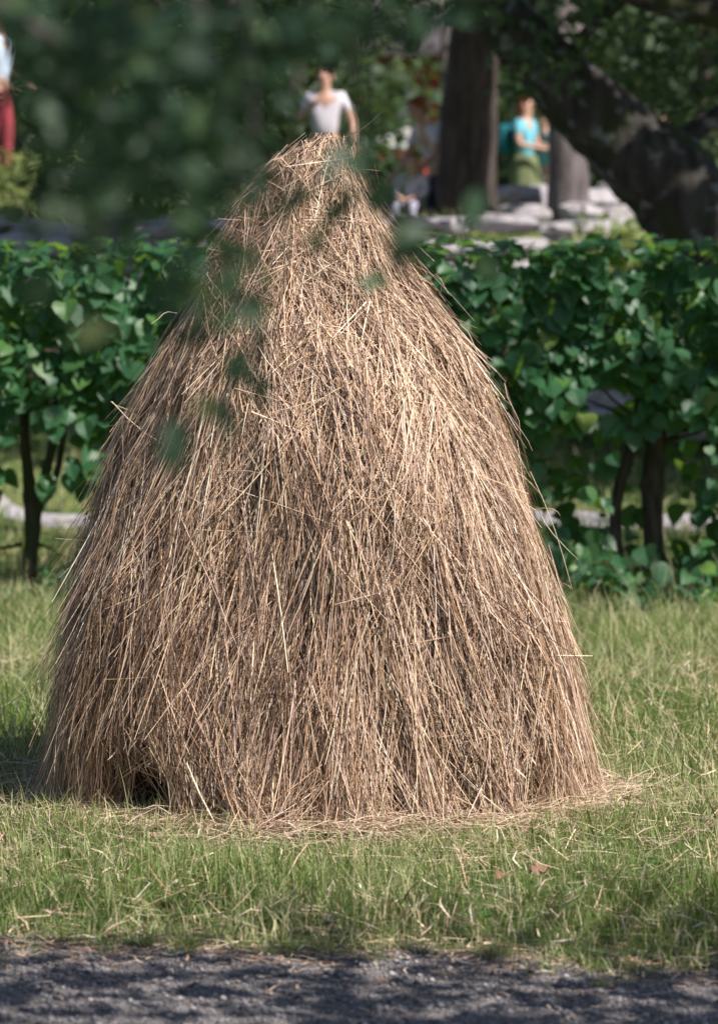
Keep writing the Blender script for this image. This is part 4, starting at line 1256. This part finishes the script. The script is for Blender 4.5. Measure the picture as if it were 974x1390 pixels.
    for s in 'LR':
        a = D['an' + s]
        skin_mesh('shoe', [a + Vector((0, .03, -.045)) * k, a + Vector((0, -.09, -.058)) * k, a + Vector((0, -.19, -.064)) * k], [(0, 1), (1, 2)], [.045 * k, .042 * k, .026 * k], C_navy, root, 0, 1)
    return root, D, k


def stand(px, py_top, Y, height, ground=None):
    """where a standing person's feet are, from the head top"""
    p = at(px, py_top, Y)
    return Vector((p.x, Y, p.z - height))


def backpack(loc, rz, size, label, mat):
    o = empty('backpack', loc, label, 'backpack'); o.rotation_euler = (0, 0, rz)
    w_, d_, h_ = size
    skin_mesh('bag', [(0, 0, -h_ * .38), (0, 0, 0), (0, 0, h_ * .36)], [(0, 1), (1, 2)], [(w_ * .5, d_ * .55), (w_ * .52, d_ * .6), (w_ * .42, d_ * .42)], mat, o, 1, 2)
    for s in (-1, 1):
        MB().add(*tube([(s * w_ * .28, -d_ * .3, h_ * .4), (s * w_ * .34, -d_ * 1.5, h_ * .35), (s * w_ * .38, -d_ * 1.7, 0), (s * w_ * .3, -d_ * .4, -h_ * .38)], [.012] * 4, 6)).build('strap', mat, o, smooth=True)
    MB().box((0, d_ * .62, -h_ * .12), (w_ * .66, d_ * .3, h_ * .4)).build('pocket', mat, o)
    return o


# visitor at the left edge
L = stand(0, 10, 36.5, 1.80)
person(L, math.radians(70), 1.80, 'visitor in pale blue shirt and red trousers at the left edge of the picture', dict(elR=(.26, .04, 1.14), wrR=(.20, -.16, 1.02), elL=(-.24, .05, 1.12), wrL=(-.2, -.12, 1.0), anL=(-.10, .20, .09), knL=(-.1, .05, .5)), C_blue, C_red, M_hairG, sleeve=1)
# woman in white top
L = stand(441, 90, 35.5, 1.66)
person(L, math.radians(-8), 1.66, 'woman with short dark hair in a white and lilac top behind the haystack top', dict(elL=(-.27, -.05, 1.16), wrL=(-.13, -.24, 1.27), elR=(.28, .03, 1.14), wrR=(.30, -.08, .92), face=(-.1, -1, 0)), C_white, C_lilac, M_hairD, sleeve=1)
# bending adult in white beside the trunk
L = Vector((at(598, 300, 34.6).x, 34.6, at(598, 368, 34.6).z))
person(L, math.radians(-55), 1.70, 'adult in white shirt and dark trousers bending over beside the dark trunk',
       dict(waist=(0, -.03, 1.07), chest=(0, -.12, 1.24), neck=(0, -.20, 1.39), chin=(0, -.25, 1.45), head=(0, -.29, 1.53), crown=(0, -.29, 1.60), shL=(-.17, -.16, 1.34), shR=(.17, -.16, 1.34),
            elL=(-.22, -.24, 1.08), wrL=(-.15, -.42, .92), elR=(.22, -.24, 1.08), wrR=(.14, -.42, .92), face=(0, -1, -.6)), C_white, C_navy, M_hairR, sleeve=1)
# seated child in white
L = Vector((at(560, 290, 34.2).x, 34.2, at(566, 312, 34.2).z))
person(L, math.radians(-20), 1.15, 'small child in white clothes sitting low beside the bending adult',
       dict(pelvis=(0, 0, .30), waist=(0, 0, .43), chest=(0, -.02, .62), neck=(0, -.02, .78), chin=(0, -.05, .86), head=(0, -.04, .96), crown=(0, -.02, 1.04), shL=(-.17, 0, .74), shR=(.17, 0, .74),
            elL=(-.24, -.1, .52), wrL=(-.12, -.26, .46), elR=(.24, -.1, .52), wrR=(.12, -.26, .46), hipL=(-.09, -.03, .28), hipR=(.09, -.03, .28), knL=(-.14, -.40, .36), knR=(.14, -.40, .36), anL=(-.12, -.44, .06), anR=(.12, -.44, .06)),
       C_white, C_grey, M_hairR, sleeve=2, cat='child')
# woman with turquoise top and green skirt
L = stand(712, 130, 40, 1.66)
person(L, math.radians(62), 1.66, 'woman in turquoise top and khaki skirt with a teal backpack between two trunks', dict(elL=(-.24, -.04, 1.15), wrL=(-.12, -.30, 1.10), elR=(.24, -.04, 1.15), wrR=(.10, -.32, 1.12), face=(.1, -1, -.3)), C_turq, C_khaki, M_hairR, skirt=True, sleeve=1, long_hair=True)
backpack(L + Vector((-.20, .04, 1.19)), math.radians(62), (.30, .16, .46), 'teal backpack worn by the woman in the turquoise top', C_teal)
# person behind her
L = stand(741, 150, 43, 1.62)
person(L, math.radians(-70), 1.62, 'person in grey lilac clothes standing behind the woman in turquoise', dict(), C_turq, C_grey, M_hairD, sleeve=1)
L = stand(897, 152, 44, 1.60)
person(L, math.radians(20), 1.60, 'person in pale blue shirt glimpsed above the leaning trunk', dict(), C_blue, C_navy, M_hairD, sleeve=2)

# ------------------------------------------------------------------ overhanging tree near the camera
ft = empty('overhanging_tree', (-3.4, 3.6, 0), 'nearby tree whose blurred hanging twigs fill the upper left', 'tree')
trunk(ft, [(-3.4, 3.6, -0.1), (-3.35, 3.6, 1.5), (-3.1, 3.7, 3.2), (-2.9, 3.8, 5.5)], [0.24, 0.19, 0.15, 0.08], M_bark2)
trunk(ft, [(-3.2, 3.65, 2.4), (-2.0, 3.9, 3.0), (-0.9, 4.3, 2.78), (0.3, 4.6, 2.62)], [0.09, 0.06, 0.03, 0.008], M_bark2, 'limb', 18, 8)
trunk(ft, [(-3.2, 3.65, 2.2), (-2.0, 4.0, 2.75), (-1.0, 4.2, 2.55), (-0.35, 4.3, 2.22)], [0.07, 0.045, 0.02, 0.006], M_bark2, 'limb', 18, 8)
FS = [(90, 30, 80, 45, 4.3, 60), (200, 40, 80, 50, 4.2, 60), (310, 40, 80, 45, 4.3, 55), (420, 25, 80, 34, 4.5, 46), (520, 20, 70, 28, 4.9, 34), (600, 12, 50, 20, 5.2, 18),
      (80, 110, 55, 40, 4.2, 34), (160, 120, 70, 50, 4.2, 44), (260, 115, 70, 45, 4.2, 42), (345, 110, 42, 45, 4.4, 24), (400, 45, 50, 18, 4.4, 12), (500, 50, 24, 14, 4.8, 4), 
      (90, 190, 55, 50, 4.1, 26), (180, 210, 70, 50, 4.1, 36), (270, 210, 60, 50, 4.2, 30), (330, 190, 40, 40, 4.3, 16), (340, 240, 30, 30, 4.2, 10),
      (110, 270, 60, 36, 4.0, 20), (200, 275, 60, 30, 4.1, 20), (280, 270, 36, 26, 4.2, 11), (150, 330, 60, 30, 4.0, 9), (95, 380, 42, 44, 3.9, 8), (130, 440, 26, 16, 3.9, 2),
      (308, 345, 34, 40, 4.0, 12), (255, 395, 52, 26, 3.9, 12), (290, 420, 34, 18, 3.9, 6), (345, 375, 14, 30, 4.0, 5), (262, 350, 30, 24, 4.0, 6),
      (340, 505, 26, 16, 4.0, 4), (310, 540, 34, 18, 4.0, 5), (345, 480, 20, 8, 4.0, 2), (270, 575, 26, 12, 4.0, 3), (325, 570, 18, 10, 4.0, 2), (360, 440, 14, 12, 4.0, 2),
      (490, 190, 24, 40, 4.5, 9), (520, 240, 36, 24, 4.4, 8), (485, 260, 26, 18, 4.4, 4), (410, 250, 34, 18, 4.3, 5), (385, 285, 30, 14, 4.3, 3), (440, 215, 14, 10, 4.4, 1),
      (530, 300, 26, 16, 4.4, 4), (575, 325, 44, 20, 4.3, 10), (540, 350, 26, 16, 4.3, 4), (520, 370, 18, 8, 4.3, 2), (625, 305, 22, 14, 4.3, 4), (640, 345, 24, 10, 4.3, 3), (550, 270, 20, 12, 4.4, 2),
      (30, 300, 30, 20, 4.0, 3), (420, 300, 18, 12, 4.3, 1)]
FS = [(a, b, c, d, Y * 1.04, int(n * 1.15) if b < 240 or n < 4 else max(2, int(n * 0.75))) for a, b, c, d, Y, n in FS]
clusters(ft, FS, 0.045, 'oak', M_fore, M_fore_o, 300, 0.35, 'foliage')
# twigs that carry the hanging sprays
tw = [([(-60, -60), (60, 60), (120, 180), (150, 300), (110, 420)], 4.1), ([(250, -60), (300, 120), (320, 280), (300, 380), (250, 410)], 4.1), ([(330, -40), (345, 200), (352, 420), (340, 500), (290, 565)], 4.1),
      ([(470, -40), (485, 120), (500, 220), (545, 300), (610, 335)], 4.5), ([(420, -40), (400, 150), (400, 250), (390, 290)], 4.4), ([(150, -60), (200, 130), (220, 260)], 4.2)]
for pts, Y in tw:
    trunk(ft, [at(a, b, Y * 1.04) for a, b in pts], [0.005] + [0.0028] * (len(pts) - 2) + [0.0012], M_bark2, 'twig', 18, 5, 0)
crown(ft, 2600, ((-3.8, 0.9), (2.6, 5.6), (2.85, 4.6)), 0.085, M_fore, 'oak', 46, 0.45, name='crown')
crown(ft, 5000, ((-2.5, 4.2), (1.0, 6.5), (3.0, 4.8)), 0.10, M_fore, 'oak', 60, 0.5, name='crown')  # unseen canopy added to keep sun off the hanging leaves
trunk(ft, [(-3.1, 3.7, 3.0), (-1.0, 3.6, 4.0), (1.4, 3.6, 4.2), (3.6, 4.2, 4.0)], [0.11, 0.08, 0.05, 0.02], M_bark2, 'limb', 18, 8)

crown(ft, 5200, ((0.6, 5.2), (5.4, 8.2), (3.1, 4.9)), 0.12, M_fore, 'oak', 60, 0.5, name='crown')  # unseen crown added to throw dappled shade on path and front grass
trunk(ft, [(0.8, 3.6, 4.15), (1.8, 5.2, 4.0), (2.8, 6.6, 3.9), (3.6, 7.6, 3.8)], [0.05, 0.035, 0.02, 0.01], M_bark2, 'limb', 14, 6)  # limb added to carry that shading crown

# ------------------------------------------------------------------ small things on the ground
M_dead = plain('dead_leaf', (0.20, 0.11, 0.075), 0.7, 0.3, 0.35, 25)
def on_ground(px, py, dz=0.0):
    Y = 9816 / (py - 312)
    for _ in range(6):
        p = at(px, py, Y); Y *= 1 + (p.z - dz) / (2.0)
    return at(px, py, Y)
def dead_leaf(p, s, rot, label, tilt=0.5, lobed=True):
    tv, tf = TPL['oak' if lobed else 'simple']
    me = bpy.data.meshes.new('dead_leaf')
    vv = [(x, y, z + 0.35 * x * x + 0.18 * math.sin(y * 7 + x * 5)) for x, y, z in tv]
    me.from_pydata([tuple(v) for v in vv], [], [tuple(int(q) for q in f) for f in tf]); me.materials.append(M_dead)
    o = bpy.data.objects.new('dead_leaf', me); COL.objects.link(o); o.location = p; o.scale = (s, s, s); o.rotation_euler = (tilt, random.uniform(-.4, .4), rot)
    tag(o, label, 'dead leaf')
    sd = o.modifiers.new('solid', 'SOLIDIFY'); sd.thickness = 0.012
    return o
dead_leaf(on_ground(697, 1196, .04), 0.075, 1.9, 'curled brown dead leaf lying in the grass right of centre', 0.5)
dead_leaf(on_ground(716, 1188, .05), 0.08, -1.2, 'larger crumpled brown leaf lying against another in the grass', 0.4)
dead_leaf(on_ground(572, 1246, .03), 0.06, 1.2, 'pale brown dead leaf low in the front grass near the path', 0.3)
dead_leaf(on_ground(240, 1236, .03), 0.075, 1.4, 'dark brown dead leaf in the grass below the hollow of the haystack', 0.3)
dead_leaf(on_ground(452, 1262, .02), 0.05, 0.5, 'small pinkish dead leaf near the path edge', 0.4)
dead_leaf(on_ground(160, 1275, .02), 0.05, 0.9, 'russet leaf lying at the path edge on the left', 0.3, False)
dead_leaf(hay_front(612, 852, 0.035), 0.055, 1.2, 'dark curled leaf caught on the right front of the haystack', 1.2)
dead_leaf(hay_front(574, 722, 0.035), 0.05, 1.0, 'dark shrivelled leaf caught high on the front of the haystack', 1.2, False)
# broad leaved weed in the front grass
wp = on_ground(85, 1225, 0.0)
wd = empty('broadleaf_weed', wp, 'small yellow green broad leaved weed in the grass at the lower left', 'plant')
for a, t_, s in ((2.4, .9, .06), (.5, .8, .055), (1.4, 1.1, .05), (3.6, .7, .045)):
    leaf_objs(np.array([[wp.x, wp.y, wp.z + .06]]), np.array([[math.cos(a) * -.3, -.5, .8]]), np.array([[math.cos(a), 0.1, .35]]), np.array([s]), 'simple', M_bush, wd, wp)
MB().add(*tube([(0, 0, 0), (0.003, 0, .03), (0, 0, .062)], [.002, .0018, .001], 5)).build('stem', M_bush, wd)

# unseen tree added on the right so that its crown shades the hedge
st = empty('added_shade_tree', (9.0, 22.0, 0), 'unseen leafy tree added beyond the right edge to shade the hedge', 'tree')
trunk(st, [(9.0, 22, -.1), (9.0, 22, 3), (8.8, 22, 6), (8.6, 22, 11)], [0.35, 0.28, 0.22, 0.08], M_bark)
crown(st, 1500, ((3.0, 8.5), (16.5, 20.3), (5.2, 9.0)), 0.26, M_far, clumps=70, csize=1.1)

for px, py, nl, sz_, lab in ((300, 1205, 7, .05, 'low green rosette weed in the grass below the front of the haystack'), (890, 1190, 8, .055, 'green rosette weed in the grass at the lower right'), (30, 1180, 6, .05, 'small rosette weed at the left edge of the front grass'),
                            (900, 960, 7, .06, 'leafy weed on the lawn to the right of the haystack'), (655, 1262, 6, .04, 'small flat weed at the path edge right of centre')):
    q = on_ground(px, py, 0.0)
    wo = empty('rosette_weed', q, lab, 'plant', 'weeds in the grass')
    aa = np.array([random.uniform(0, .6) + 6.283 * i / nl for i in range(nl)])
    C0 = np.tile([q.x, q.y, q.z + 0.035], (nl, 1))
    leaf_objs(C0, np.stack([-np.cos(aa) * .5, -np.sin(aa) * .5, np.ones(nl)], 1), np.stack([np.cos(aa), np.sin(aa), np.full(nl, .45)], 1), np.full(nl, sz_), 'simple', M_hedge_o, wo, q)
    MB().add(*tube([(0, 0, 0), (0, 0, .02), (0, 0, .04)], [.003, .003, .001], 5)).build('stem', M_hedge, wo)
